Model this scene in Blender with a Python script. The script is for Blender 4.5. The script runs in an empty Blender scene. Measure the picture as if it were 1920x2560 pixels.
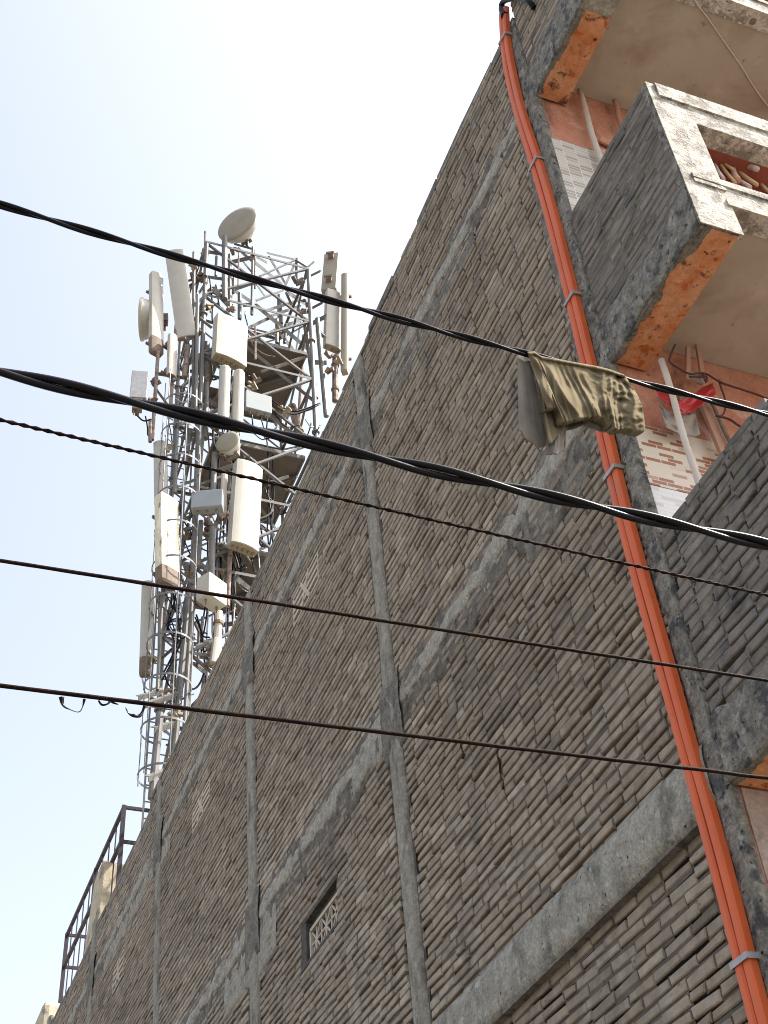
import bpy, math, random
from mathutils import Vector as V, Matrix, noise as NZ
random.seed(7)
scene = bpy.context.scene
COL = scene.collection
R_ = math.radians

# ------------------------------------------------------------------ camera
RM = Matrix(((0.9317905952257866, -0.35686409433099026, -0.06644023499429126),
             (0.19963120135949947, 0.6566531802295101, -0.7272922276074685),
             (0.303172673723305, 0.6644205137349333, 0.6831044655363261)))
FPX = 3323.58
CAM = V((-3.5, -4.2245, 1.6))
RMT = RM.transposed()
cam_d = bpy.data.cameras.new('camera')
cam = bpy.data.objects.new('camera', cam_d)
COL.objects.link(cam)
r0, r1, r2 = RM[0], -RM[1], -RM[2]
cam.matrix_world = Matrix(((r0[0], r1[0], r2[0], CAM[0]), (r0[1], r1[1], r2[1], CAM[1]),
                           (r0[2], r1[2], r2[2], CAM[2]), (0, 0, 0, 1)))
cam_d.sensor_fit = 'HORIZONTAL'
cam_d.sensor_width = 36
cam_d.lens = 36 * FPX / 1920
cam_d.clip_end = 5000
cam_d.clip_start = 0.05
scene.camera = cam


def at(q, ax, val):
    """point of the survey photo (source pixels) on the plane axis=val"""
    r = RMT @ V((q[0] - 960, q[1] - 1280, FPX))
    t = (val - CAM[ax]) / r[ax]
    return CAM + r * t


def crop(ox, oy, sc):
    return lambda x, y: (ox + x / sc, oy + y / sc)


F = crop(0, 0, 1659 / 1920)
A = crop(300, 480, 2.676)
B = crop(300, 1050, 3.95)
D = crop(80, 1480, 3.19)
E = crop(60, 1980, 3.77)
F5 = crop(1200, 0, 2.304)
G = crop(1240, 640, 2.44)
H = crop(1560, 820, 4.608)
I4 = crop(1620, 180, 5.53)
K = crop(480, 500, 7.373)
M6 = crop(620, 620, 6.38)
N7 = crop(560, 860, 5.53)
CL = crop(1250, 840, 3.858)
Q6 = crop(1100, 1800, 5.53)


# ------------------------------------------------------------------ mesh builder
class MB:
    def __init__(s):
        s.v = []
        s.f = []
        s.tint = []

    def add(s, vs, fs, tint=0.5):
        o = len(s.v)
        s.v += [V(p) for p in vs]
        for f in fs:
            s.f.append([i + o for i in f])
            s.tint.append(tint)

    def hexa(s, p, tint=0.5):
        s.add(p, [(0, 3, 2, 1), (4, 5, 6, 7), (0, 1, 5, 4), (1, 2, 6, 5), (2, 3, 7, 6), (3, 0, 4, 7)], tint)

    def box(s, x0, x1, y0, y1, z0, z1, tint=0.5, j=0):
        p = [(x0, y0, z0), (x1, y0, z0), (x1, y1, z0), (x0, y1, z0), (x0, y0, z1), (x1, y0, z1), (x1, y1, z1), (x0, y1, z1)]
        if j:
            p = [(a + random.uniform(-j, j), b + random.uniform(-j, j), c + random.uniform(-j, j)) for a, b, c in p]
        s.hexa(p, tint)

    def obox(s, c, ax, ay, az):
        c = V(c)
        s.hexa([c - ax - ay - az, c + ax - ay - az, c + ax + ay - az, c - ax + ay - az,
                c - ax - ay + az, c + ax - ay + az, c + ax + ay + az, c - ax + ay + az])

    def bar(s, p0, p1, w, h, up=(0, 0, 1)):
        p0, p1, up = V(p0), V(p1), V(up)
        d = (p1 - p0)
        L = d.length
        if L < 1e-6:
            return
        d /= L
        a = d.cross(up)
        if a.length < 1e-3:
            a = d.cross(V((1, 0, 0)))
        a.normalize()
        b = a.cross(d)
        s.obox((p0 + p1) / 2, a * (w / 2), d * (L / 2), b * (h / 2))

    def angle(s, p0, p1, w=0.07, t=0.012, up=(0, 0, 1), flip=1):
        """steel angle section: two thin legs at right angles"""
        p0, p1, up = V(p0), V(p1), V(up)
        d = (p1 - p0).normalized()
        a = d.cross(up)
        if a.length < 1e-3:
            a = d.cross(V((1, 0, 0)))
        a.normalize()
        b = a.cross(d)
        L = (p1 - p0).length / 2
        c = (p0 + p1) / 2
        s.obox(c, a * (w / 2), d * L, b * (t / 2))
        s.obox(c + a * (flip * (w / 2 - t / 2)) - b * (w / 2 + t * .4), a * (t / 2), d * L, b * (w / 2))

    def tube(s, pts, r, n=8, caps=True):
        pts = [V(p) for p in pts]
        if not hasattr(r, '__len__'):
            r = [r] * len(pts)
        o = len(s.v)
        prev = None
        for i, p in enumerate(pts):
            d = (pts[min(i + 1, len(pts) - 1)] - pts[max(i - 1, 0)]).normalized()
            if prev is None:
                a = d.cross(V((0, 0, 1)))
                if a.length < 1e-2:
                    a = d.cross(V((1, 0, 0)))
            else:
                a = prev - d * prev.dot(d)
            a.normalize()
            prev = a
            b = d.cross(a)
            for k in range(n):
                t = 2 * math.pi * k / n
                s.v.append(p + (a * math.cos(t) + b * math.sin(t)) * r[i])
        for i in range(len(pts) - 1):
            for k in range(n):
                s.f.append([o + i * n + k, o + i * n + (k + 1) % n, o + (i + 1) * n + (k + 1) % n, o + (i + 1) * n + k])
                s.tint.append(.5)
        if caps:
            s.f.append([o + k for k in range(n)][::-1])
            s.f.append([o + (len(pts) - 1) * n + k for k in range(n)])
            s.tint += [.5, .5]

    def grid(s, P, closed=False, tint=.5):
        """P rows of points -> quads"""
        o = len(s.v)
        nr, nc = len(P), len(P[0])
        for row in P:
            s.v += [V(p) for p in row]
        for i in range(nr - 1):
            for k in range(nc - 1 if not closed else nc):
                s.f.append([o + i * nc + k, o + i * nc + (k + 1) % nc, o + (i + 1) * nc + (k + 1) % nc, o + (i + 1) * nc + k])
                s.tint.append(tint)

    def lathe(s, c, axis, prof, n=32):
        """prof: list of (distance along axis, radius)"""
        c, axis = V(c), V(axis).normalized()
        a = axis.cross(V((0, 0, 1)))
        if a.length < 1e-2:
            a = axis.cross(V((1, 0, 0)))
        a.normalize()
        b = axis.cross(a)
        rows = [[c + axis * h + (a * math.cos(2 * math.pi * k / n) + b * math.sin(2 * math.pi * k / n)) * max(r, 1e-4)
                 for k in range(n)] for h, r in prof]
        s.grid(rows, closed=True)


def root_loc(o):
    l = V((0, 0, 0))
    while o:
        l += o.location
        o = o.parent
    return l


def build(name, mb, m, parent=None, smooth=False, loc=None, solid=0, bevel=0):
    me = bpy.data.meshes.new(name)
    off = root_loc(parent) if parent else (V(loc) if loc is not None else V((0, 0, 0)))
    me.from_pydata([tuple(p - off) for p in mb.v], [], mb.f)
    me.validate()
    if len(me.polygons) == len(mb.tint) and any(abs(t - .5) > 1e-6 for t in mb.tint):
        at_ = me.attributes.new('tint', 'FLOAT', 'FACE')
        at_.data.foreach_set('value', mb.tint)
    me.materials.append(m)
    if smooth:
        me.polygons.foreach_set('use_smooth', [True] * len(me.polygons))
    o = bpy.data.objects.new(name, me)
    COL.objects.link(o)
    if parent:
        o.parent = parent
    elif loc is not None:
        o.location = loc
    if solid:
        md = o.modifiers.new('thickness', 'SOLIDIFY')
        md.thickness = solid
        md.offset = 0
    if bevel:
        md = o.modifiers.new('edge', 'BEVEL')
        md.width = bevel
        md.segments = 2
        md.limit_method = 'ANGLE'
        md.angle_limit = R_(50)
    return o


def tag(o, label, cat, group=None):
    o['label'] = label
    o['category'] = cat
    if group:
        o['group'] = group
    return o


def thing(name, loc, label, cat, group=None):
    o = bpy.data.objects.new(name, None)
    COL.objects.link(o)
    o.location = loc
    o.empty_display_size = .2
    return tag(o, label, cat, group)


# ------------------------------------------------------------------ materials
def mat(name, base, var=None, scale=3., rough=.85, bump=.25, bscale=40., bdist=.01, spots=(), metal=0., tint=None,
        brick=None, stretch=(1, 1, 1), trans=0., spec=.5, grain=0.):
    m = bpy.data.materials.new(name)
    m.use_nodes = True
    nt = m.node_tree
    bs = nt.nodes['Principled BSDF']
    bs.inputs['Roughness'].default_value = rough
    bs.inputs['Metallic'].default_value = metal
    bs.inputs['Specular IOR Level'].default_value = spec
    N = nt.nodes.new
    L = nt.links.new
    tc = N('ShaderNodeTexCoord')
    co = tc.outputs['Object']

    def nz(sc, st=(1, 1, 1), det=5., dist=0.):
        mp = N('ShaderNodeMapping')
        mp.inputs['Scale'].default_value = st
        L(co, mp.inputs['Vector'])
        n = N('ShaderNodeTexNoise')
        n.inputs['Scale'].default_value = sc
        n.inputs['Detail'].default_value = det
        n.inputs['Roughness'].default_value = .6
        n.inputs['Distortion'].default_value = dist
        L(mp.outputs[0], n.inputs['Vector'])
        return n.outputs['Fac']

    def mixc(fac, a, b):
        mx = N('ShaderNodeMix')
        mx.data_type = 'RGBA'
        for s_, v_ in ((0, fac), (6, a), (7, b)):
            if hasattr(v_, 'links') or hasattr(v_, 'is_linked'):
                L(v_, mx.inputs[s_])
            elif s_ == 0:
                mx.inputs[0].default_value = v_
            else:
                mx.inputs[s_].default_value = (*v_, 1)
        return mx.outputs[2]

    def rng(fac, lo, hi, a=0., b=1.):
        mr = N('ShaderNodeMapRange')
        mr.inputs[1].default_value = lo
        mr.inputs[2].default_value = hi
        mr.inputs[3].default_value = a
        mr.inputs[4].default_value = b
        L(fac, mr.inputs[0])
        return mr.outputs[0]

    cur = base
    if brick:
        c1, c2, cm, w, h, off, axes = brick
        sx = N('ShaderNodeSeparateXYZ')
        L(co, sx.inputs[0])
        cx = N('ShaderNodeCombineXYZ')
        L(sx.outputs[axes[0]], cx.inputs[0])
        L(sx.outputs[axes[1]], cx.inputs[1])
        bt = N('ShaderNodeTexBrick')
        bt.offset = off
        bt.inputs['Scale'].default_value = 1
        bt.inputs['Brick Width'].default_value = w
        bt.inputs['Row Height'].default_value = h
        bt.inputs['Mortar Size'].default_value = h * .09
        bt.inputs['Color1'].default_value = (0, 0, 0, 1)
        bt.inputs['Color2'].default_value = (1, 1, 1, 1)
        bt.inputs['Mortar'].default_value = (0, 0, 0, 1)
        L(cx.outputs[0], bt.inputs['Vector'])
        t = rng(bt.outputs['Color'], .45, .62)
        c = mixc(t, c1, c2)
        cur = mixc(bt.outputs['Fac'], c, cm)
    if var:
        a = cur
        cur = mixc(rng(nz(scale, stretch), .35, .65), a, var)
    if tint:
        an = N('ShaderNodeAttribute')
        an.attribute_name = 'tint'
        ramp = N('ShaderNodeValToRGB')
        els = ramp.color_ramp.elements
        els[0].position, els[0].color = 0, (*tint[0], 1)
        els[1].position, els[1].color = 1, (*tint[-1], 1)
        for i, c in enumerate(tint[1:-1]):
            e = els.new((i + 1) / (len(tint) - 1))
            e.color = (*c, 1)
        L(an.outputs['Fac'], ramp.inputs[0])
        mx = N('ShaderNodeMix')
        mx.data_type = 'RGBA'
        mx.blend_type = 'MULTIPLY'
        mx.inputs[0].default_value = 1
        L(ramp.outputs[0], mx.inputs[6])
        v = N('ShaderNodeCombineColor')
        k = rng(nz(9, (1, 1, 1)), .3, .7, .72, 1.25)
        for i in range(3):
            L(k, v.inputs[i])
        L(v.outputs[0], mx.inputs[7])
        cur = mx.outputs[2]
    for c, sc, lo, hi, st in spots:
        cur = mixc(rng(nz(sc, st, 7., .3), lo, hi), cur, c)
    if grain:
        for sc_, st_ in ((55, stretch), (17, stretch)):
            v = N('ShaderNodeCombineColor')
            k = rng(nz(sc_, st_, 8.), .32, .68, 1 - grain, 1 + grain)
            for i in range(3):
                L(k, v.inputs[i])
            mx = N('ShaderNodeMix')
            mx.data_type = 'RGBA'
            mx.blend_type = 'MULTIPLY'
            mx.inputs[0].default_value = 1
            if hasattr(cur, 'is_linked'):
                L(cur, mx.inputs[6])
            else:
                mx.inputs[6].default_value = (*cur, 1)
            L(v.outputs[0], mx.inputs[7])
            cur = mx.outputs[2]
    if hasattr(cur, 'links') or hasattr(cur, 'is_linked'):
        L(cur, bs.inputs['Base Color'])
    else:
        bs.inputs['Base Color'].default_value = (*cur, 1)
    if bump:
        bn = N('ShaderNodeBump')
        bn.inputs['Strength'].default_value = bump
        bn.inputs['Distance'].default_value = bdist
        L(nz(bscale, det=8), bn.inputs['Height'])
        L(bn.outputs[0], bs.inputs['Normal'])
    if trans:
        tr = N('ShaderNodeBsdfTranslucent')
        if hasattr(cur, 'links') or hasattr(cur, 'is_linked'):
            L(cur, tr.inputs[0])
        else:
            tr.inputs[0].default_value = (*cur, 1)
        ms = N('ShaderNodeMixShader')
        ms.inputs[0].default_value = trans
        out = nt.nodes['Material Output']
        L(bs.outputs[0], ms.inputs[1])
        L(tr.outputs[0], ms.inputs[2])
        L(ms.outputs[0], out.inputs['Surface'])
    return m


U = (1, 1, 1)
m_brick = mat('weathered_brick', (.3, .26, .22), tint=[(.145, .118, .089), (.22, .18, .134), (.268, .22, .164), (.305, .255, .194), (.38, .327, .255)],
              bump=.7, bscale=55, bdist=.012, spots=[((.12, .10, .083), 2.4, .55, .74, (1, 1, .6)), ((.30, .29, .27), 5.0, .62, .76, U), ((.05, .045, .04), 16, .64, .74, (1, .5, 1))])
m_mortar = mat('dirty_mortar', (.095, .083, .068), (.14, .124, .103), 6, bump=.6, bscale=60, spots=[((.06, .053, .047), 3, .52, .66, U)], spec=.2)
m_core = mat('deep_joint_shade', (.012, .010, .009), spec=.05)  # near-black backing: shade inside open joints is painted into the colour
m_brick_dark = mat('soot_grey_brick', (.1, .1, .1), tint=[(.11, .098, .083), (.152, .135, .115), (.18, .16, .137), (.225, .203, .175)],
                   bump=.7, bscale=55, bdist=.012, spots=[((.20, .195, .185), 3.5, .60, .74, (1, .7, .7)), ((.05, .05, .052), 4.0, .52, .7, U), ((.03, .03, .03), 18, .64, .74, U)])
m_smear = mat('cement_smear', (.14, .128, .108), (.195, .178, .15), 7, bump=.9, bscale=45, bdist=.015, spec=.2, grain=.28,
              spots=[((.065, .061, .056), 8, .54, .70, U), ((.24, .235, .22), 10, .62, .74, U)])
m_conc = mat('old_concrete', (.275, .257, .213), (.345, .326, .275), 9, bump=1., bscale=45, bdist=.018, spec=.2, grain=.24,
             spots=[((.12, .115, .10), 5.5, .54, .70, (1, 1, .6)), ((.40, .39, .35), 11, .58, .70, U), ((.02, .02, .02), 30, .63, .69, U)])
m_conc_b = mat('blotched_concrete', (.16, .148, .124), (.25, .234, .2), 11, bump=1., bscale=40, bdist=.018, spec=.2, grain=.3,
               spots=[((.075, .075, .075), 9, .50, .62, U), ((.30, .31, .30), 15, .60, .70, U), ((.02, .02, .02), 28, .61, .68, U)])
m_col = mat('column_cement', (.225, .208, .168), (.305, .284, .236), 7, bump=.9, bscale=40, bdist=.012, spec=.2, grain=.24, spots=[((.085, .08, .072), 6, .52, .68, (1, 1, .3)), ((.29, .285, .265), 14, .60, .72, (1, 1, .25))])
m_conc_p = mat('pale_patched_concrete', (.30, .28, .23), (.375, .352, .295), 8, bump=1., bscale=45, bdist=.018, spec=.2, grain=.26,
             spots=[((.12, .113, .1), 6, .54, .68, (1, .5, 1)), ((.40, .39, .35), 9, .60, .70, (1, .5, 1))])
m_smear_d = mat('brown_mortar_smear', (.115, .102, .084), (.165, .147, .12), 7, bump=.9, bscale=45, bdist=.015, spec=.2, grain=.28, spots=[((.055, .05, .044), 8, .52, .68, U)])
m_stain_shade = mat('mortar_stain_and_vent_shade', (.075, .069, .06), (.11, .102, .09), 8, bump=.8, bscale=45, spec=.1, grain=.3)  # dark mortar beside columns; also painted shade in the large vent
m_render = mat('streaked_render', (.125, .108, .086), (.18, .157, .126), 14, stretch=(1, .22, 1), bump=.9, bscale=40, bdist=.015, spec=.2, grain=.3,
               spots=[((.21, .20, .185), 9, .59, .70, (1, .25, 1)), ((.05, .05, .05), 11, .56, .68, (1, .3, 1)), ((.22, .165, .11), 5, .66, .74, (1, .3, 1))])
m_orange = mat('orange_paint', (.52, .245, .12), (.48, .19, .08), 5, bump=.7, bscale=30, spec=.2, grain=.13, spots=[((.56, .29, .16), 5, .48, .62, (1, .6, 1)), ((.42, .11, .03), 10, .56, .66, U), ((.15, .07, .04), 9, .59, .66, U), ((.03, .025, .02), 20, .62, .68, U)])
m_ceil = mat('limewashed_ceiling', (.355, .31, .245), (.41, .365, .295), 1.6, bump=.35, bscale=9,
             spots=[((.27, .205, .145), 1.9, .50, .72, U), ((.46, .41, .33), 3.1, .58, .75, U), ((.13, .105, .085), 10, .66, .74, U)])
m_pink = mat('pink_plaster', (.50, .26, .185), (.44, .18, .105), 3.5, bump=.5, bscale=25, spec=.2, grain=.12, spots=[((.19, .085, .055), 3.8, .52, .66, (1, 1, .5)), ((.55, .38, .32), 5, .57, .68, U), ((.10, .06, .045), 9, .63, .72, U)])
m_pink_pale = mat('pale_pink_plaster', (.36, .28, .24), (.30, .235, .2), 3, bump=.6, bscale=25, spec=.2, grain=.16, spots=[((.14, .115, .1), 4, .56, .68, (1, 1, .6)), ((.34, .17, .09), 2.5, .60, .74, U)])
m_white = mat('weathered_whitewash', (.45, .415, .35), (.54, .505, .435), 8, bump=1., bscale=55, bdist=.012, spec=.2, grain=.16,
              spots=[((.235, .21, .18), 9, .43, .58, (1, 1, .7)), ((.58, .55, .48), 19, .53, .63, U), ((.11, .097, .083), 36, .58, .67, (.6, 1, 1.2))])
m_redbrown = mat('red_brown_paint', (.21, .05, .03), (.30, .085, .05), 5, bump=.3)
m_tile_w = mat('pale_grid_tile', (.6, .58, .52), brick=((.52, .49, .43), (.34, .31, .265), (.66, .64, .58), .105, .036, 0., (0, 2)), rough=.35, bump=.05)
m_tile_b = mat('mosaic_tile', (.6, .58, .52), brick=((.66, .58, .46), (.33, .145, .075), (.66, .58, .48), .10, .03, .5, (0, 2)), rough=.35, bump=.05)
m_tile_p = mat('white_wall_tile', (.7, .69, .66), brick=((.72, .71, .69), (.6, .56, .52), (.66, .64, .62), .16, .03, .5, (0, 2)), rough=.3, bump=.05)
m_pipe = mat('orange_plastic', (.61, .125, .04), (.55, .105, .032), 3, rough=.45, bump=.05, bscale=30, spec=.25, spots=[((.46, .135, .065), 5, .52, .75, (1, 1, .25)), ((.36, .15, .09), 22, .62, .74, (1, 1, .4))])
m_clip = mat('grey_steel_clip', (.36, .36, .36), (.28, .28, .28), 12, rough=.5, bump=.1, metal=.3)
m_black = mat('black_rubber', (.006, .006, .009), (.010, .010, .012), 10, rough=.34, bump=.1, bscale=60, spec=.11)
m_rust = mat('rusty_wire', (.007, .0045, .004), (.020, .009, .006), 9, rough=.6, bump=.5, bscale=90, spec=.04)
m_steel = mat('galvanised_steel', (.165, .157, .143), (.105, .103, .10), 3, rough=.55, bump=.15, spots=[((.12, .09, .07), 5, .56, .68, U)], spec=.35)
m_steel_r = mat('rusted_steel', (.19, .13, .10), (.26, .215, .18), 7, rough=.7, bump=.3, spots=[((.09, .05, .037), 5, .50, .64, U)], spec=.3)
m_radome = mat('ivory_radome', (.44, .42, .365), (.40, .38, .33), 3, rough=.5, bump=.04, spec=.3, spots=[((.36, .32, .25), 7, .64, .8, (1, 1, .3))])
m_dish = mat('shaded_radome', (.30, .272, .215), (.27, .245, .19), 3, rough=.6, bump=.04, spec=.2)  # radome darkened to beige: shade on dish faces and two panels painted in
m_cage = mat('weathered_cage_steel', (.11, .112, .118), (.17, .168, .165), 9, rough=.5, bump=.1, spec=.3)
m_radome_y = mat('peeling_radome', (.66, .60, .42), (.60, .54, .38), 4, rough=.6, bump=.2, spots=[((.78, .74, .58), 6, .54, .57, (1, 1, .35)), ((.24, .18, .11), 7, .60, .63, (1, 1, .4))])
m_khaki = mat('dull_khaki_base', (.22, .18, .12), (.30, .25, .17), 8, rough=.7, bump=.2)
m_browncap = mat('rusted_brown_cap', (.13, .095, .07), (.20, .15, .11), 20, rough=.8, bump=.5)
m_boxgrey = mat('pale_blue_grey_box', (.25, .275, .285), (.225, .248, .258), 4, rough=.5, bump=.05)
m_deck = mat('brown_deck_plate', (.10, .082, .066), (.075, .06, .05), 3, rough=.8, bump=.3, spots=[((.15, .13, .11), 5, .6, .75, U)])
m_rail = mat('mauve_brown_steel', (.055, .043, .05), (.04, .032, .04), 6, rough=.6, bump=.1, spec=.2)
m_pier = mat('cream_render', (.50, .43, .30), (.42, .36, .26), 6, bump=.6, bscale=30, spots=[((.17, .15, .13), 3, .55, .7, U)])
m_cloth = mat('faded_olive_cloth', (.215, .18, .118), (.165, .137, .09), 9, rough=.95, bump=.35, bscale=160, bdist=.003, spots=[((.15, .125, .08), 5, .5, .75, (1, 1, .4))], trans=.06, spec=.0)
m_cloth_d = mat('dark_cloth', (.19, .17, .145), (.14, .125, .105), 9, rough=.95, bump=.3, bscale=160, bdist=.003)
m_red = mat('red_plastic_sheet', (.45, .018, .02), (.35, .012, .015), 8, rough=.4, bump=.2)
m_wood = mat('pinkish_timber', (.46, .27, .19), (.38, .21, .14), 5, rough=.8, bump=.3, stretch=(1, 1, .2))
m_pvc = mat('off_white_pipe', (.56, .50, .42), (.50, .43, .35), 3, rough=.5, bump=.1, spots=[((.38, .22, .13), 3, .6, .7, U)])
m_rag = mat('dirty_white_rag', (.42, .38, .33), (.33, .29, .25), 9, rough=.95, bump=.4)
m_rope = mat('dark_red_rope', (.06, .02, .018), (.09, .03, .025), 30, rough=.9, bump=.3)
m_straw = mat('straw_stick', (.52, .38, .20), (.44, .27, .13), 8, rough=.85, bump=.2)
m_cord = mat('pale_cord', (.55, .46, .42), (.45, .36, .33), 18, rough=.9, bump=.3)
m_ground = mat('dusty_street', (.15, .13, .105), (.11, .095, .078), .6, bump=.3)
m_grille = mat('cement_lattice', (.50, .44, .35), (.42, .37, .30), 9, bump=.3)
m_dark = mat('dark_opening_lining', (.055, .045, .038), (.09, .075, .065), 6, bump=.4)

# ------------------------------------------------------------------ light and sky
sun_dir = V((.55, -.23, .80)).normalized()
w = bpy.data.worlds.new('World')
scene.world = w
w.use_nodes = True
nt = w.node_tree
bg = nt.nodes['Background']
sky = nt.nodes.new('ShaderNodeTexSky')
sky.sky_type = 'NISHITA'
sky.sun_disc = False
sky.sun_elevation = math.asin(sun_dir.z)
sky.sun_rotation = math.atan2(sun_dir.x, sun_dir.y)
sky.air_density = 1.0
sky.dust_density = 4.0
sky.ozone_density = 1.0
hs = nt.nodes.new('ShaderNodeHueSaturation')
hs.inputs['Saturation'].default_value = .52
nt.links.new(sky.outputs[0], hs.inputs['Color'])
nt.links.new(hs.outputs[0], bg.inputs['Color'])
bg.inputs['Strength'].default_value = .119
sd = bpy.data.lights.new('sun', 'SUN')
sd.energy = 3.0
sd.angle = R_(.5)
sd.color = (1, .95, .86)
so = bpy.data.objects.new('sun', sd)
COL.objects.link(so)
so.rotation_euler = sun_dir.to_track_quat('Z', 'Y').to_euler()
so.location = (0, 0, 60)
scene.view_settings.view_transform = 'Standard'
scene.view_settings.look = 'None'
scene.view_settings.exposure = 1.72
scene.view_settings.gamma = 1
scene.cycles.filter_width = 1.0

# ------------------------------------------------------------------ ground
mb = MB()
mb.add([(-900, -900, 0), (900, -900, 0), (900, 900, 0), (-900, 900, 0)], [(0, 1, 2, 3)])
g = build('ground', mb, m_ground)
g['kind'] = 'structure'

# ------------------------------------------------------------------ building
bld = thing('apartment_building', (0, 0, 0), 'grey-brown brick apartment building with orange-edged balconies on its front corner', 'building')
YEND = 24.0
ZB = [4.69, 7.60, 10.70]
PH = [1.48, 1.52, 1.5]          # parapet top above the beam
DEP = 1.05


def nz1(*a):
    return NZ.noise(V(a))


def ztop(y):
    pts = [(0, 11.93), (.8, 12.03), (1.5, 12.03), (3, 11.95), (4.2, 11.86), (7.5, 11.83), (9.8, 11.92), (12, 11.95), (12.25, 11.72), (14, 11.68), (16, 11.66), (17, 11.56), (18.9, 11.62), (30, 11.7)]
    for (a, b), (c, d) in zip(pts, pts[1:]):
        if y <= c:
            return b + (d - b) * (y - a) / (c - a)
    return 11.7


cols = [(lambda z: 3.61 + (z - 6) * .025, .122, 'a'), (lambda z: 7.37 + (z - 8.1) * .055, .145, 'b'),
        (lambda z: 11.40 + (z - 8.6) * .15, .13, 'c'), (lambda z: 15.7 + (z - 8.6) * .15, .16, 'd'), (lambda z: 19.6 + (z - 8.6) * .15, .16, 'e')]
BANDS = [(4.645, 4.97), (7.36, 7.68), (10.66, 10.95)]
VENTS = [(5.02, 5.93, 6.47, 6.83), (5.13, 5.90, 10.10, 10.45), (9.10, 9.86, 9.93, 10.24), (13.55, 14.2, 9.78, 10.16)]
CH, BL, JT = .0685, .245, .0155


def excl(z0, z1):
    zc = (z0 + z1) / 2
    e = []
    for fn, hw, _ in cols:
        e.append((fn(zc) - hw - .035, fn(zc) + hw + .01))
    for a, b, c, d in VENTS:
        if z1 > c + .005 and z0 < d - .005:
            e.append((a, b))
    return sorted(e)


def cut(a, b, ex):
    segs = [(a, b)]
    for l, h in ex:
        n = []
        for s, t in segs:
            if h <= s or l >= t:
                n.append((s, t))
            else:
                if l - s > .045:
                    n.append((s, l))
                if t - h > .045:
                    n.append((h, t))
        segs = n
    return segs


def brick_face(bm, mm, y0, y1, z0, z1, ex_fn, zlim=None, setback=0., skip=.52, xin=0., rough=.0065):
    k = 0
    z = z0
    rnd = random.random
    while z < z1:
        zt = z + CH - JT
        off = (k % 2) * BL / 2 + random.uniform(-.02, .02)
        y = y0 - BL + off
        ex = ex_fn(z, zt)
        wob = random.uniform(-.004, .004)
        while y < y1:
            L = BL * (1 if rnd() > .1 else .55)
            a, b = max(y + .006, y0), min(y + L - .006, y1)
            y += L
            if b - a < .04:
                continue
            for s, t in cut(a, b, ex):
                zm = zlim((s + t) / 2) if zlim else 1e9
                if zt > zm:
                    continue
                nn = nz1(s * .35, z * .5, 3.1) * .30 + nz1(s * 1.1, z * 1.6, 8.8) * .22
                pale = 0
                for bz in BANDS[1:]:
                    if -.02 < z - bz[1] < .26 and zlim:
                        pale = .38 * max(0, .55 + nz1(s * .5, bz[1], 6.6))
                tint = min(1, max(0, .5 + nn + pale + random.gauss(0, .16) + (.3 if rnd() < .03 else 0)))
                x = xin + setback + random.gauss(0, .003)
                zlo = z + (random.uniform(.0, .012) if rnd() < .6 else 0)
                tl = random.uniform(-.003, .003) + wob
                r = rough
                ry = lambda: random.uniform(-r, r)
                # chamfered brick front: outer frame + inset face
                p = [(x, s + ry(), zlo + tl + ry()), (x, t + ry(), zlo - tl * .5 + ry()), (x, t + ry(), zt - tl * .5 + ry()), (x, s + ry(), zt + tl + ry())]
                d = .006
                fr = [(x - d, p[0][1] + .007, p[0][2] + .006), (x - d, p[1][1] - .007, p[1][2] + .006), (x - d, p[2][1] - .007, p[2][2] - .006), (x - d, p[3][1] + .007, p[3][2] - .006)]
                bk = [(x + .07, q[1], q[2]) for q in p]
                bm.add(bk + p + fr, [(0, 1, 5, 4), (1, 2, 6, 5), (2, 3, 7, 6), (3, 0, 4, 7),
                                     (4, 5, 9, 8), (5, 6, 10, 9), (6, 7, 11, 10), (7, 4, 8, 11), (8, 9, 10, 11)], tint)
                # joint below and at the end of the brick; some joints have lost their mortar
                gap = skip * (1.0 + 1.2 * nz1(s * .8, z * .9, 9.7))
                if rnd() > gap:
                    xm = xin + setback + random.uniform(-.002, .009)
                    mm.add([(xm, s - .008, z - JT - .004), (xm, t + .008, z - JT - .004), (xm, t + .008, z + .004), (xm, s - .008, z + .004)], [(0, 1, 2, 3)])
                if rnd() > gap * .7:
                    xm = xin + setback + random.uniform(.003, .012)
                    mm.add([(xm, t - .004, z - .004), (xm, t + .018, z - .004), (xm, t + .018, zt + .004), (xm, t - .004, zt + .004)], [(0, 1, 2, 3)])
        z += CH
        k += 1


bm, mm = MB(), MB()
PY = .085    # side bricks start behind the cement corner
brick_face(bm, mm, PY, YEND, BANDS[0][1] - .03, 12.5, excl, ztop)
brick_face(bm, mm, PY + .02, YEND, 2.2, BANDS[0][0], excl, ztop, setback=.05, skip=.36)
build('brick_wall', bm, m_brick, bld)
build('mortar_bed', mm, m_mortar, bld)
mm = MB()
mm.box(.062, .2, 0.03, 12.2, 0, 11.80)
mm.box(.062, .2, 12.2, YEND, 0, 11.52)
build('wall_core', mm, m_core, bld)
# thin mortar cap along the top of the wall
mb = MB()
y = 0.
while y < YEND:
    L = random.uniform(.3, .8)
    zt = ztop(y + L / 2)
    mb.box(-.005 + random.uniform(-.01, .01), .24, y, min(YEND, y + L), zt - .085 + random.uniform(-.02, .01), zt + random.uniform(-.02, .02), j=.006)
    y += L
build('wall_cap', mb, m_smear, bld)


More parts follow.
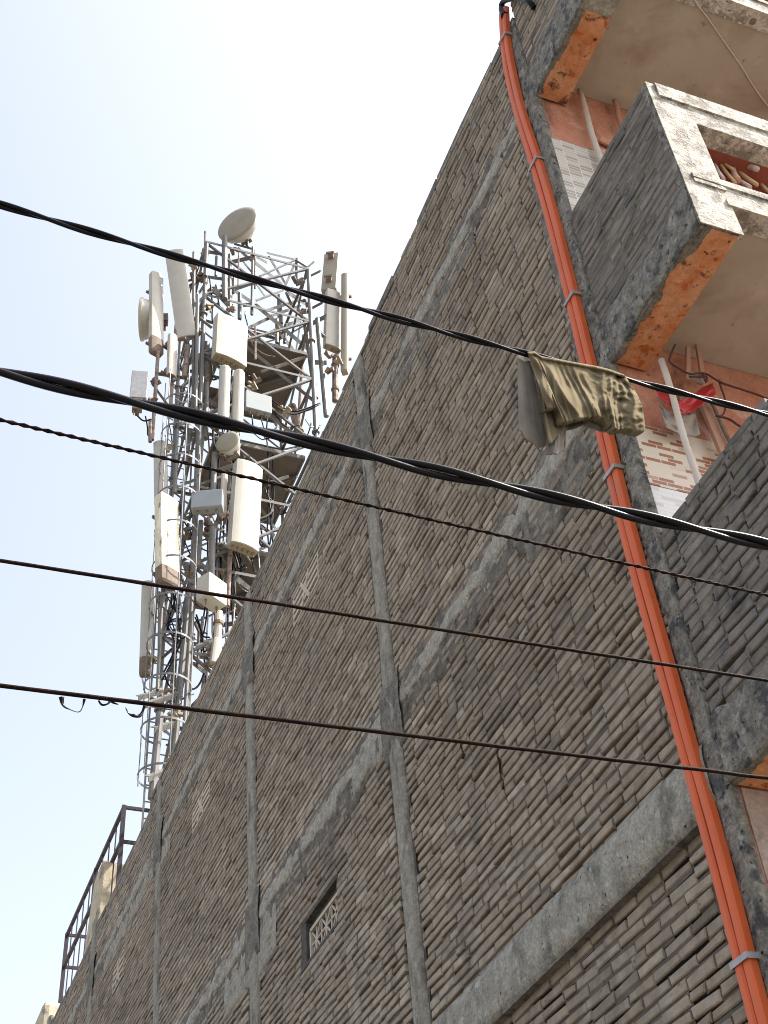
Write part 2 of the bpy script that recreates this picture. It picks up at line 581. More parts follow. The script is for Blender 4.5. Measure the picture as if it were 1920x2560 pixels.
def patch(name, y0, y1, zlo, zhi, m, thick=.014, edge=.03, step=.045, nz_=7, parent=bld, seed=0., x0=0., rough=.006, streak=1.):
    """cement laid over the brick face: ragged edges that run into the bricks"""
    mb = MB()
    n = max(2, int((y1 - y0) / step))
    rows = []
    for i in range(n + 1):
        y = y0 + (y1 - y0) * i / n
        fl = zlo if not callable(zlo) else zlo(y)
        fh = zhi if not callable(zhi) else zhi(y)
        lo = fl + edge * (nz1(y * 2.1, 1.3 + seed, 0) + .6 * nz1(y * 9, 4.3 + seed, 2))
        hi = fh + edge * (nz1(y * 2.4, 7.7 + seed, 5) + .6 * nz1(y * 8, 9.1 + seed, 1))
        row = [(x0 + .03, y, lo)]
        for k in range(nz_ + 1):
            t = k / nz_
            z = lo + (hi - lo) * t
            e = min(1, min(t, 1 - t) * 4 + .35)
            row.append((x0 - thick * e + rough * nz1(y * 7 * streak, z * 7 / streak ** .6, seed) + rough * .6 * nz1(y * 22 * streak, z * 22 / streak ** .4, seed), y, z))
        row.append((x0 + .03, y, hi))
        rows.append(row)
    mb.grid(rows)
    return build(name, mb, m, parent, smooth=True)


# concrete floor bands across the brick
b0 = patch('concrete_band', PY, YEND, BANDS[0][0], BANDS[0][1], m_conc, .03, .012, seed=1)
patch('concrete_band', PY, YEND, BANDS[1][0] + .08, BANDS[1][1] - .06, m_conc_p, .016, .07, seed=2, rough=.010)
patch('cement_smear', PY, YEND, BANDS[1][0] - .16, BANDS[1][1] + .05, m_smear_d, .0055, .09, seed=52, rough=.009, nz_=9)
patch('concrete_band', PY, YEND, BANDS[2][0] + .07, BANDS[2][1] - .05, m_conc_p, .014, .07, seed=3, rough=.010)
patch('cement_smear', PY, YEND, BANDS[2][0] - .10, BANDS[2][1] + .05, m_smear_d, .0055, .09, seed=53, rough=.009, nz_=9)
patch('cement_smear', 3.5, YEND, 11.35, 11.55, m_smear, .005, .10, seed=8, rough=.008)
mb = MB()
mb.box(-.012, .06, PY, YEND, BANDS[0][0] - .006, BANDS[0][0] + .06)
build('band_soffit', mb, m_smear, bld)
# columns
for fn, hw, s in cols:
    mb = MB()
    rows = []
    z = 0.
    while z <= 11.9:
        c = fn(z)
        w0 = hw + .010 * nz1(z * 1.2, ord(s), 0) + .006 * nz1(z * 7, ord(s), 3)
        w1 = hw + .010 * nz1(z * 1.3, ord(s) + 5, 0) + .006 * nz1(z * 7, ord(s) + 7, 3)
        d = -.016 + .006 * nz1(z * 3, ord(s), 8)
        rows.append([(.05, c - w0, z), (d + .004, c - w0 + .004, z), (d - .004, c - w0 * .45, z), (d - .006, c, z), (d, c + w1 * .7, z), (.004, c + w1, z), (.05, c + w1, z)])
        z += .07
    mb.grid(rows)
    build('concrete_column', mb, m_col, bld, smooth=True)
    mb = MB()
    rows = []
    z = 2.
    while z <= 11.8:
        c = fn(z) - hw - .02
        rows.append([(-.003, c - .045 - .03 * nz1(z * 5, 2, ord(s)), z), (.002, c - .02, z), (.006, c + .01, z), (.02, c + .05, z)])
        z += .06
    mb.grid(rows)
    build('column_joint', mb, m_stain_shade, bld, smooth=True)
    for bz in (BANDS[1], BANDS[2]):
        cc = fn(bz[0])
        patch('cement_smear', cc - hw - .10, cc + hw + .06, bz[0] - .22, bz[1] + .16, m_smear, .027, .05, .03, 16, seed=ord(s) + bz[0], rough=.012)
# cement corner of the building
mb = MB()
rows = []
z = 0.
while z <= 11.93:
    e = PY + .045 + .03 * nz1(z * 2.2, 3, 1) + .02 * nz1(z * 8, 1, 1)
    row = [(.045, -.009 + .006 * nz1(z * 5, 2, 2), z), (.02, -.012, z)]
    for k in range(6):
        t = k / 5
        yy = -.012 + (e + .012) * t
        row.append((-.014 * min(1, (1 - t) * 3 + .2) + .006 * nz1(yy * 9, z * 6, 4) - .002, yy, z))
    row.append((.03, e, z))
    rows.append(row)
    z += .05
mb.grid(rows)
build('corner_column', mb, m_conc_b, bld, smooth=True)
# cement smears between pipe and bricks near the top
patch('cement_smear', PY, .30, 7.0, 10.9, m_smear, .008, .02, .03, 60, seed=12)
patch('cement_smear', .4, 1.3, 7.05, 7.5, m_smear, .007, .09, .03, 8, seed=15)
patch('cement_smear', 3.5, 4.5, 7.25, 7.45, m_conc, .02, .1, .03, 8, seed=19)
patch('cement_smear', 6.6, 8.3, 6.95, 7.4, m_conc, .008, .1, .03, 8, seed=24)
patch('cement_smear', 1.2, 3.0, 10.45, 10.7, m_smear, .006, .08, .03, 8, seed=27)
patch('cement_smear', 11, 15, 10.4, 10.7, m_conc, .008, .12, .05, 6, seed=33)

# ventilation grilles set deep in the brick
for i, (a, b, c, d) in enumerate(VENTS):
    mb = MB()
    mb.box(.0, .064, a - .001, b + .001, d, d + .03)
    mb.box(.0, .064, a - .001, b + .001, c - .03, c)
    mb.box(.0, .064, b, b + .03, c - .03, d + .03)
    mb.box(.0, .064, a - .03, a, c - .03, d + .03)
    mb.box(.058, .0615, a, b, c, d)
    fr = build('vent_surround', mb, m_dark if i else m_stain_shade, bld)  # dark colour carries the shade of a deeper recess
    mb = MB()
    x = .04 if i == 0 else .012
    t = .020 if i == 0 else .044
    if i == 0:
        jb = MB()
        jb.box(.003, .057, b - .12, b - .0005, c, d - .002)
        build('vent_jamb', jb, m_stain_shade, bld)  # dark block with the jamb's shade painted in
        b, d = b - .16, d - .10
    for (p, q) in (((a, c), (b, c)), ((b, c), (b, d)), ((b, d), (a, d)), ((a, d), (a, c))):
        mb.bar((x, p[0], p[1]), (x, q[0], q[1]), .03, .035, (1, 0, 0))
    n = 3
    for k in range(n):
        y0, y1 = a + (b - a) * k / n, a + (b - a) * (k + 1) / n
        ym, zm = (y0 + y1) / 2, (c + d) / 2
        if i == 0:
            for p, q in (((y0, c), (y1, d)), ((y0, d), (y1, c)), ((ym, c), (ym, d)), ((y0, zm), (y1, zm)), ((y1, c), (y1, d))):
                mb.bar((x, *p), (x + .001 * k, *q), t * .8, t * .7, (1, 0, 0))
        else:
            for tt in (.25, .5, .75):
                mb.bar((x, y0, c + (d - c) * tt), (x, y1, c + (d - c) * tt), t, t, (1, 0, 0))
            if k == 1:
                mb.bar((x - .004, y0, c), (x - .004, y1, d), t, t, (1, 0, 0))
                mb.bar((x - .005, y0, d), (x - .005, y1, c), t, t, (1, 0, 0))
    build('vent_grille', mb, m_grille, bld)

# plain walls and roof that close the building
mb = MB()
mb.box(.02, 9, -.0, .2, 0, 11.9)
build('front_wall', mb, m_pink, bld)
mb = MB()
mb.box(.06, 9, -.006, -.001, 0, 4.68)
build('lower_plaster', mb, m_pink_pale, bld)
mb = MB()
mb.box(.2, 9, YEND - .2, YEND, 0, 11.9)
mb.box(8.8, 9, .2, YEND - .2, 0, 11.9)
build('rear_wall', mb, m_mortar, bld)
mb = MB()
mb.box(.2, 8.8, .2, YEND - .2, 11.3, 11.5)
build('roof_slab', mb, m_conc, bld)

# balconies
XR = 5.5
for k, zb in enumerate(ZB):
    zt = zb + PH[k]
    mb = MB()
    mb.box(.004, .25, -DEP, -.014, zb, zb + .34)
    build('edge_beam', mb, m_conc_b if k != 2 else m_conc, bld)
    patch('beam_side', -DEP + .004, -.014, zb + .002, zb + (.34 if k != 2 else .44), m_conc_b, .012, .05 if k else .06, .03, 10, seed=40 + k, rough=.007)
    # painted underside with a chipped left edge
    mb = MB()
    y1 = -.016
    y0 = -DEP + .01 if k != 2 else -.75
    n = 40
    up, lo = [], []
    rows = []
    for i in range(n + 1):
        y = y0 + (y1 - y0) * i / n
        e = .004 + .014 * abs(nz1(y * 9, k * 3.3, 2)) + .008 * abs(nz1(y * 30, k, 5))
        zz = zb - .004
        rows.append([(e, y, zb + .0005)] + [(e + (.249 - e) * t, y, zz - .003 * nz1(y * 8, t * 4, k)) for t in (0, .25, .5, .75, 1)] + [(.253, y, zb + .06), (.253, y, zb + .275)])
    mb.grid(rows)
    build('painted_beam_soffit', mb, m_orange, bld, smooth=False)
    mb = MB()
    rows = []
    for i in range(61):
        y = y0 + (y1 - y0) * i / 60
        wd = max(.004, .032 + .05 * nz1(y * 3.5, k * 5.1, 8) + .025 * nz1(y * 14, k, 3) + .012 * nz1(y * 40, k, 6) + (.02 if y < -.8 else 0))
        rows.append([(-.002, y, zb - .009), (wd * .6, y, zb - .0105), (wd, y, zb - .006), (wd + .003, y, zb)])
    mb.grid(rows)
    build('soffit_mould', mb, m_smear, bld)
    mb = MB()
    mb.box(.25, XR, -DEP + .12, -.004, zb + .28, zb + .40)
    build('balcony_slab', mb, m_ceil, bld)
    # side parapet of rough brick
    sb, sm = MB(), MB()
    brick_face(sb, sm, -DEP + .035, -.02, zb + (.30 if k != 2 else .40), zt - .01, lambda a, b: [], None, skip=.22)
    build('side_parapet', sb, m_brick_dark if k != 2 else m_brick, bld)
    sm2 = MB()
    sm.box(.062, .13, -DEP + .02, -.014, zb + .3, zt - .02)
    build('parapet_mortar', sm, m_smear, bld)
    if k:
      patch('parapet_render', -DEP + .03, -.02, zb + .30, zt - .02, m_render, .0025, .03, .016, 70, seed=80 + k, rough=.011, streak=.3)
    patch('parapet_edge', -DEP + .0, -DEP + .05, zb + .3, zt, m_conc_b, .006, .0, .025, 40, seed=60 + k, rough=.008)
    mb = MB()
    for q in range(7):
        ya, yb = -DEP + q * .148, -DEP + (q + 1) * .148
        mb.box(.0, .13, ya, min(yb, -.02), zt - .03 + random.uniform(-.015, .0), zt + random.uniform(-.006, .006), j=.004)
    build('parapet_top', mb, m_smear, bld)
    # front parapet with a long opening
    mb = MB()
    yf = -DEP - .006
    o0, o1, oz0, oz1 = .28, 2.3, zb + .56, zb + 1.175
    mb.box(.0, o0, yf, -DEP + .03, zb + .004, zt)
    mb.box(.07, o0, -DEP + .031, -DEP + .12, zb + .30, zt - .002)
    mb.box(o0, XR, yf, -DEP + .12, oz1, zt)
    mb.box(o0, XR, yf, -DEP + .12, zb + .27, oz0)
    mb.box(o1, XR, yf, -DEP + .12, oz0, oz1)
    build('front_parapet', mb, m_white, bld)
    mb = MB()
    mb.box(.06, XR, yf - .014, yf + .001, zt - .15, zt - .001)
    mb.box(.07, XR, yf - .012, yf + .001, zb + .475, zb + .515)
    mb.box(.07, o0 + .002, yf - .010, yf + .001, zb + .43, zb + .462)
    mb.box(.25, XR, yf - .012, yf + .001, zb + .272, zb + .33)
    build('parapet_moulding', mb, m_white, bld)
    mb = MB()
    yb = -DEP + .40
    mb.box(o0 - .02, o1 + .02, -DEP + .12, yb, oz1, oz1 + .03)
    mb.box(o0 - .02, o1 + .02, -DEP + .12, yb, oz0 - .03, oz0)
    mb.box(o0 - .02, o1 + .02, yb, yb + .03, oz0 - .03, oz1 + .03)
    mb.box(o0 - .03, o0, -DEP + .12, yb, oz0, oz1)
    build('opening_lining', mb, m_redbrown, bld)
# wall tiles behind the balconies
mb = MB()
mb.box(.03, 1.6, -.012, -.001, 8.2, 10.13)
build('tile_dado', mb, m_tile_w, bld)
zmos = at(G(1020, 1070), 1, 0).z
zdiv = at(G(1085, 1435), 1, 0).z
mb = MB()
mb.box(.03, 1.6, -.012, -.001, zdiv, zmos)
build('tile_dado', mb, m_tile_b, bld)
mb = MB()
mb.box(.03, 1.6, -.013, -.001, 5.1, zdiv - .008)
build('tile_dado', mb, m_tile_p, bld)
# stubs of masonry on the roof edge
mb = MB()
c1 = at(E(690, 1000), 0, .12)
mb.hexa([V(p) for p in ((.07, c1.y - .2, 11.3), (.6, c1.y - .2, 11.3), (.6, c1.y + .75, 11.3), (.07, c1.y + .75, 11.3),
                        (.13, c1.y - .16, 13.24), (.6, c1.y - .16, 13.2), (.6, c1.y + .5, 13.2), (.13, c1.y + .5, 13.2))])
build('masonry_pier', mb, m_pier, bld, bevel=.05)
mb = MB()
mb.hexa([V(p) for p in ((-.04, 20.6, 11.0), (.6, 20.6, 11.0), (.6, 22.4, 11.0), (-.04, 22.4, 11.0), (-.02, 20.9, 12.55), (.6, 20.9, 12.5), (.6, 22.2, 12.45), (-.02, 22.2, 12.5))])
build('masonry_pier', mb, m_pier, bld, bevel=.12)

# ------------------------------------------------------------------ roof railing
XRL = .3
rl = thing('roof_railing', (XRL, 18.4, 12.0), 'mauve-brown steel railing standing on the roof edge', 'railing')
pa, pb_ = at(E(945, 105), 0, XRL), at(E(405, 1355), 0, XRL)
zt = (pa.z + pb_.z) / 2
zm = at(E(900, 490), 0, XRL).z
ya, yb = pa.y, pb_.y
for (x, yy, nm) in ((XRL, ya, 1), (XRL, (ya + yb) / 2 - .2, 1), (XRL, yb, 1), (2.2, ya, 1), (2.2, yb, 1)):
    mb = MB()
    mb.box(x - .035, x + .035, yy - .035, yy + .035, 11.5, zt)
    build('post', mb, m_rail, rl)
for zz in (zt, zm):
    mb = MB()
    mb.box(XRL - .03, XRL + .03, ya + .036, yb - .036, zz - .07, zz - .005)
    build('rail', mb, m_rail, rl)
    for yy in (ya, yb):
        mb = MB()
        mb.box(XRL + .036, 2.16, yy - .025, yy + .025, zz - .06, zz - .006)
        build('rail', mb, m_rail, rl)
for i in range(1, 9):
    yy = ya + (yb - ya) * i / 9
    mb = MB()
    mb.box(XRL - .010, XRL + .010, yy - .010, yy + .010, 11.7, zt - .075)
    build('baluster', mb, m_rail, rl)


# ------------------------------------------------------------------ orange conduit pair
pp = [(1259, 27), (1260, 95), (1264, 136), (1277, 203), (1297, 280), (1306, 312), (1347, 420), (1386, 564), (1424, 719), (1465, 886), (1506, 1074), (1539, 1214),
      (1586, 1398), (1610, 1490), (1668, 1690), (1710, 1838), (1752, 1996), (1770, 2055), (1840, 2315), (1900, 2555)]
pts = [at(q, 0, -.045) for q in pp]
# smooth the surveyed line
for _ in range(2):
    pts = [pts[0]] + [(pts[i - 1] + pts[i] * 2 + pts[i + 1]) / 4 for i in range(1, len(pts) - 1)] + [pts[-1]]
d = (pts[-1] - pts[-3]).normalized()
pts.append(pts[-1] + d * 1.6)
pts.append(V((-.045, pts[-1].y, .3)))


def catmull(P, n=6):
    out = []
    for i in range(len(P) - 1):
        p0, p1, p2, p3 = P[max(i - 1, 0)], P[i], P[i + 1], P[min(i + 2, len(P) - 1)]
        for k in range(n):
            t = k / n
            out.append(.5 * ((2 * p1) + (-p0 + p2) * t + (2 * p0 - 5 * p1 + 4 * p2 - p3) * t * t + (-p0 + 3 * p1 - 3 * p2 + p3) * t ** 3))
    out.append(P[-1].copy())
    return out


line = catmull([V(p) for p in pts], 5)
cd = thing('conduit_pair', (-.045, .15, 0), 'two orange plastic conduits clipped side by side down the corner of the brick wall', 'conduit')


def squaretube(path, w, dpt, dy, dx=0., ch=.010):
    mb = MB()
    rows = []
    for i, p in enumerate(path):
        dd = (path[min(i + 1, len(path) - 1)] - path[max(i - 1, 0)]).normalized()
        side = V((1, 0, 0)).cross(dd).normalized()     # in the wall plane
        if side.y < 0:
            side = -side
        c = p + side * dy + V((dx, 0, 0))
        X = V((1, 0, 0))
        hw, hd = w / 2, dpt / 2
        prof = [(-hw + ch, -hd), (hw - ch, -hd), (hw, -hd + ch), (hw, hd), (-hw, hd), (-hw, -hd + ch)]
        rows.append([c + side * a + X * b for a, b in prof])
    mb.grid(rows, closed=True)
    mb.f.append(list(range(6)))
    mb.tint.append(.5)
    return mb


build('conduit', squaretube(line, .052, .046, .0285), m_pipe, cd)
build('conduit', squaretube([p + V((0, .003 * math.sin(i * .35), 0)) for i, p in enumerate(line)], .052, .046, -.0285, .004), m_pipe, cd)
for q in ((1264, 98), (1348, 412), (1430, 730), (1537, 1195), (1866, 2404)):
    c = at(q, 0, -.045)
    i = min(range(len(line)), key=lambda n_: (line[n_] - c).length)
    dd = (line[min(i + 1, len(line) - 1)] - line[i - 1 if i else 0]).normalized()
    side = V((1, 0, 0)).cross(dd).normalized()
    if side.y < 0:
        side = -side
    X = V((1, 0, 0))
    c = line[i]
    mb = MB()
    prof = [(-.105, .036), (-.066, .036), (-.062, -.030), (.062, -.030), (.066, .034), (.085, .036)]
    rows = []
    for a, b in prof:
        rows.append([c + side * a + X * b - dd * .014, c + side * a + X * b + dd * .014])
    mb.grid(rows)
    cl = build('clip', mb, m_clip, cd, solid=.004)
    mb = MB()
    mb.lathe(c + side * -.090 + X * .034, -X, [(0, .007), (.006, .007), (.008, .0)], 8)
    build('screw', mb, m_black, cl)
mb = MB()
t0 = line[0]
mb.tube(catmull([t0 + V((.0, 0, -.10)), t0 + V((-.004, 0, .02))] + [at(q, 0, -.06) for q in ((1254, 12), (1262, 2), (1277, -3), (1296, -5), (1320, 2))] + [at((1335, 20), 0, -.02)], 6), [.036] * 8 + [.024] * 35, 10)
build('sleeve', mb, m_black, cd, smooth=True)

# ------------------------------------------------------------------ overhead cables


def fit_cable(px, yplane, ext=3.2):
    P = [at(F(*q), 1, yplane) for q in px]
    a, b, c = P[0], P[len(P) // 2], P[-1]

    def zf(x):
        return (a.z * (x - b.x) * (x - c.x) / ((a.x - b.x) * (a.x - c.x)) + b.z * (x - a.x) * (x - c.x) / ((b.x - a.x) * (b.x - c.x))
                + c.z * (x - a.x) * (x - b.x) / ((c.x - a.x) * (c.x - b.x)))
    xs = [a.x - ext + (c.x - a.x + 2 * ext) * i / 260 for i in range(261)]
    return [V((x, yplane, zf(x))) for x in xs], zf


def strands(path, n, r, rad, pitch, ph=0., ell=1.):
    out = []
    for k in range(n):
        mb = MB()
        pts = []
        for i, p in enumerate(path):
            a = 2 * math.pi * (p.x / pitch + k / n) + ph + .3 * nz1(p.x * 1.3, ph, 0)
            rr = rad * (1 + .25 * nz1(p.x * 2.2, k, ph))
            pts.append(p + V((0, math.cos(a) * rr, math.sin(a) * rr * ell)))
        mb.tube(pts, r, 8)
        out.append(mb)
    return out


def cable(label, px, y, n, r, rad, pitch, m, ph=0.):
    path, zf = fit_cable(px, y)
    if n == 1:
        mb = MB()
        mb.tube([p + V((0, .002 * nz1(p.x * 6, ph, 1), .002 * nz1(p.x * 6, ph, 5))) for p in path], [r * (1 + .14 * nz1(p.x * 15, ph, 3)) for p in path], 8)
        o = build('overhead_cable', mb, m, smooth=True, loc=path[130])
        tag(o, label, 'cable', 'overhead cables crossing the street')
    else:
        o = thing('overhead_cable', path[130], label, 'cable', 'overhead cables crossing the street')
        for mb in strands(path, n, r, rad, pitch, ph):
            build('strand', mb, m, o, smooth=True)
    return zf


YC = -1.3
zf1 = cable('highest overhead cable, black twisted bundle with the worn cloth hanging on it', [(0, 442), (829, 681), (1659, 895)], YC, 2, .0080, .0076, .60, m_black, 1.86)
zf2 = cable('thickest overhead cable, black twisted bundle just below the cloth', [(0, 803), (829, 992), (1659, 1177)], -1.42, 2, .0122, .0116, .82, m_black, 2.12)
zf3 = cable('thin dark stranded cable, middle one of the five', [(0, 907), (829, 1099), (1659, 1286)], -1.42, 3, .0037, .0037, .07, m_rust, 2.)
zf4 = cable('thin rusty wire, second lowest of the five overhead lines', [(0, 1211), (734, 1326), (1659, 1470)], -1.42, 1, .0054, 0, 1, m_rust, 3.)
zf5 = cable('lowest thin rusty wire with shreds of plastic caught on it', [(0, 1481), (829, 1582), (1659, 1680)], -1.42, 1, .0058, 0, 1, m_rust, 4.)
# shreds caught on the lowest wire


def strip(label, crop_, pts, wds, m, y=-1.42):
    mb = MB()
    P = catmull([at(crop_(*q), 1, y) + V((0, .004 * math.sin(i * 2.2), 0)) for i, q in enumerate(pts)], 5)
    rows = []
    n = len(P)
    for i, p in enumerate(P):
        t = i / (n - 1) * (len(wds) - 1)
        k = min(int(t), len(wds) - 2)
        wd = wds[k] + (wds[k + 1] - wds[k]) * (t - k)
        d = (P[min(i + 1, n - 1)] - P[max(i - 1, 0)]).normalized()
        sd_ = d.cross(V((.25 * math.sin(i * .9), 1, .2))).normalized()
        rows.append([p - sd_ * wd, p + V((0, -wd * .5, 0)), p + sd_ * wd])
    mb.grid(rows)
    o = build('plastic_shred', mb, m, loc=P[0], solid=.0012)
    tag(o, label, 'plastic shred', 'shreds caught on the lowest wire')


strip('looped thin plastic shred hanging from the lowest wire against open sky', D, [(235, 838), (250, 900), (300, 945), (375, 955), (405, 910), (415, 862)], [.007, .003, .001, .0012, .001, .004], m_black)
strip('drooping plastic shred on the lowest wire beside the ladder cage', D, [(745, 922), (775, 965), (810, 993), (860, 985), (885, 945), (892, 915)], [.0008, .002, .005, .0045, .003, .003], m_black)
strip('short dark shred on the lowest wire in front of the bricks', Q6, [(285, 330), (310, 400), (325, 470), (322, 545)], [.002, .0035, .005, .005], m_rust)
strip('long twisted shred dangling from the lowest wire in front of the bricks', Q6, [(795, 395), (800, 480), (820, 560), (845, 680), (855, 780), (865, 850), (885, 960)], [.001, .004, .007, .0055, .006, .002, .005], m_rust)
strip('tiny curl wound on the lowest wire left of the ladder cage', D, [(530, 865), (560, 895), (600, 900), (625, 868), (650, 880), (685, 905)], [.002, .003, .002, .004, .003, .001], m_black)

# ------------------------------------------------------------------ cloth on the highest cable
ct = thing('hanging_cloth', at(CL(700, 250), 1, YC), 'ragged olive cloth slung over the highest cable in front of the orange conduits', 'cloth')


def interp(tab, u):
    for (a, *p), (b, *q) in zip(tab, tab[1:]):
        if u <= b:
            t = (u - a) / (b - a)
            return [x + (y - x) * t for x, y in zip(p, q)]
    return list(tab[-1][1:])


# columns: u, top px, bottom px
front = [(0, 262, 150, 455, 700), (.08, 330, 150, 560, 690), (.17, 395, 190, 612, 835), (.3, 520, 215, 720, 800), (.42, 640, 240, 870, 772),
         (.55, 790, 268, 985, 790), (.66, 920, 290, 1060, 860), (.76, 1040, 318, 1130, 905), (.86, 1120, 345, 1210, 890), (.93, 1165, 365, 1310, 905), (1, 1195, 372, 1396, 915)]
rows = []
nu, nv = 110, 50
for i in range(nu + 1):
    u = i / nu
    tx, ty, bx, by = interp(front, u)
    row = []
    for k in range(nv + 1):
        v = k / nv
        cx = tx + (bx - tx) * (v + .10 * math.sin(v * math.pi) * (u - .3))
        cy = ty + (by - ty) * v
        if u > .82:      # right end bulges out
            cx += 45 * math.sin(v * math.pi) * (u - .82) / .18
        by_n = 30 * nz1(u * 9, 3, 1) * v * v + 16 * nz1(u * 37, 5, 1) * v ** 4
        q = u * (1.0 + .25 * v) - .10 * v
        w1 = q * 12 + 1.6 * nz1(u * 3, v * 1.5, 2)
        fold = .036 * (abs(math.sin(w1)) ** .7 - .5) * min(1, .2 + v * 1.2) * (1 - .35 * u)
        fold += .013 * (abs(math.sin(q * 37 + 3 * nz1(u * 5, v * 2, 6))) - .5) * min(1, v * 2 + .2)
        fold += .034 * nz1(u * 4.5 - v * 1.4, v * 2.2, 7) * min(1, v * 3 + .15)
        fold += .020 * (abs(nz1(u * 9 + v * 7, v * 5 - u * 6, 14)) * 2 - .4) * max(0, u - .45) * 2
        roll = .014 * math.cos(min(1, v * 9) * math.pi / 2)
        yy = YC - .016 - .035 * v + fold * .9 - (.012 if v < .06 else 0)
        if k == 0:
            yy = YC + .002
        row.append(at(CL(cx, cy + by_n), 1, yy))
    # turn the hem under
    tip = row[-1]
    for h in (1, 2, 3):
        row.append(tip + V((0, .018 * h, -.004 + .010 * h)))
    rows.append(row)
mb = MB()
mb.grid(rows)
build('front_flap', mb, m_cloth, ct, smooth=True, solid=.0025)
# the far side hanging down behind the cable
back = [(0, 165, 190, 178, 905), (.2, 190, 180, 245, 985), (.45, 222, 175, 330, 1062), (.7, 255, 180, 400, 1075), (1, 290, 195, 470, 1050)]
rows = []
for i in range(41):
    u = i / 40
    tx, ty, bx, by = interp(back, u)
    row = []
    for k in range(31):
        v = k / 30
        cx, cy = tx + (bx - tx) * v, ty + (by - ty) * v + (40 * nz1(u * 6, 1, 1) + 22 * nz1(u * 22, 1, 1)) * v ** 3
        yy = YC + .016 + .03 * v + .02 * nz1(u * 3, v * 2, 9) * v + .03 * u * v
        row.append(at(CL(cx, cy), 1, yy))
    rows.append(row)
mb = MB()
mb.grid(rows)
build('back_flap', mb, m_cloth_d, ct, smooth=True, solid=.0025)
# inner folds between both
for nm, tab, y0, m in (('inner_fold', [(0, 300, 190, 468, 1045), (.35, 325, 160, 478, 1040), (.7, 370, 300, 505, 1020), (1, 400, 420, 610, 915)], YC + .004, m_cloth),
                       ('inner_fold', [(0, 470, 700, 440, 1150), (.5, 560, 720, 540, 1140), (1, 640, 830, 628, 1110)], YC + .03, m_cloth_d),
                       ('inner_fold', [(0, 600, 760, 590, 930), (.4, 850, 700, 800, 870), (.7, 1000, 780, 1000, 925), (1, 1380, 850, 1330, 930)], YC + .03, m_cloth_d)):
    rows = []
    for i in range(31):
        u = i / 30
        tx, ty, bx, by = interp(tab, u)
        rows.append([at(CL(tx + (bx - tx) * v, ty + (by - ty) * v + 10 * nz1(u * 7, 2, y0) * v), 1, y0 + .02 * math.sin(u * 6 + v * 2) * v + .012 * nz1(u * 8, v * 4, 3)) for v in [k / 20 for k in range(21)]])
    mb = MB()
    mb.grid(rows)
    build(nm, mb, m, ct, smooth=True, solid=.0025)


# ------------------------------------------------------------------ things on the balconies
def rod(name, label, cat, p0, p1, r, m, group=None, n=10, flat=None):
    mb = MB()
    p0, p1 = V(p0), V(p1)
    if flat:
        mb.bar(p0, p1, flat[0], flat[1], (0, 1, 0))
        o = build(name, mb, m, loc=p1, bevel=.004)
    else:
        mb.tube([p0 + (p1 - p0) * (i / 8) + V((r * .25 * math.sin(i), 0, 0)) for i in range(9)], r, n)
        o = build(name, mb, m, loc=p1, smooth=True)
    return tag(o, label, cat, group)


# upper balcony: two pipes against the back wall
rod('wall_pipe', 'pale pink pipe running down over the white grid tiles', 'pipe', at(F5(572, 520), 1, -.06), at(F5(705, 960), 1, -.06), .022, m_pvc)
rod('wall_pipe', 'short pinkish pipe under the top ceiling, right of the pale one', 'pipe', at(F5(775, 580), 1, -.06), at(F5(822, 760), 1, -.06), .020, m_wood)
rod('wall_board', 'peeling pink board below the top ceiling behind the pipes', 'board', at(F5(690, 800), 1, -.03), at(F5(790, 850), 1, -.03), .02, m_pink, flat=(.09, .02))
# wire under the top ceiling
zc = ZB[2] + .272
mb = MB()
P = [at(F5(*q), 2, zc) for q in ((1225, -40), (1250, 20), (1330, 130), (1420, 260), (1510, 390), (1590, 520), (1680, 640))]
mb.tube(catmull(P, 4), .006, 6)
tag(build('ceiling_wire', mb, m_pvc, smooth=True, loc=P[3]), 'thin pale wire clipped under the top balcony ceiling', 'wire')
mb = MB()
p = at(F5(1570, 122), 2, zc + .004)
mb.lathe(p, (0, 0, -1), [(-.004, .03), (.008, .028), (.012, .0)], 12)
tag(build('ceiling_hook_plate', mb, m_browncap, loc=p), 'small rusty round plate on the top balcony ceiling', 'ceiling plate')
# middle balcony clutter
rod('bamboo_pole', 'long off-white pole leaning over the brown mosaic tiles', 'pole', at(H(430, 370), 1, -.22), at(H(910, 1960), 1, -.20), .020, m_pvc)
rod('timber_batten', 'broad pinkish timber batten behind the off-white pole', 'timber', at(H(900, 800), 1, -.10), at(H(1190, 1520), 1, -.08), .02, m_wood, flat=(.075, .03))
rod('timber_batten', 'short timber batten hanging under the ceiling above the red sheet, left one', 'timber', at(H(735, 220), 1, -.1), at(H(735, 600), 1, -.1), .02, m_wood, flat=(.030, .02))
rod('timber_batten', 'short timber batten hanging under the ceiling above the red sheet, right one', 'timber', at(H(845, 190), 1, -.1), at(H(905, 560), 1, -.1), .02, m_wood, flat=(.030, .02))
rod('iron_rod', 'dark iron rod slanting down behind the broad pink batten', 'rod', at(H(1010, 860), 1, -.14), at(H(1240, 1360), 1, -.12), .012, m_browncap)
mb = MB()
P = [at(H(*q), 1, -.25) for q in ((590, 190), (555, 270), (525, 385), (640, 470), (750, 525), (900, 520), (980, 545), (1100, 620), (1300, 690), (1500, 755), (1700, 830), (2000, 930))]
mb.tube(catmull(P, 4), .007, 6)
P2 = [at(H(*q), 1, -.24) for q in ((1090, 600), (1120, 690), (1165, 830), (1160, 960), (1120, 1010), (1060, 1010))]
mb.tube(catmull(P2, 4), .006, 6)
P3 = [at(H(*q), 1, -.24) for q in ((1060, 1010), (1150, 1030), (1230, 1060), (1300, 1110), (1400, 1170))]
mb.tube(catmull(P3, 4), .008, 6)
P4 = [at(H(*q), 1, -.24) for q in ((760, 560), (850, 560), (950, 560), (945, 620), (900, 520))]
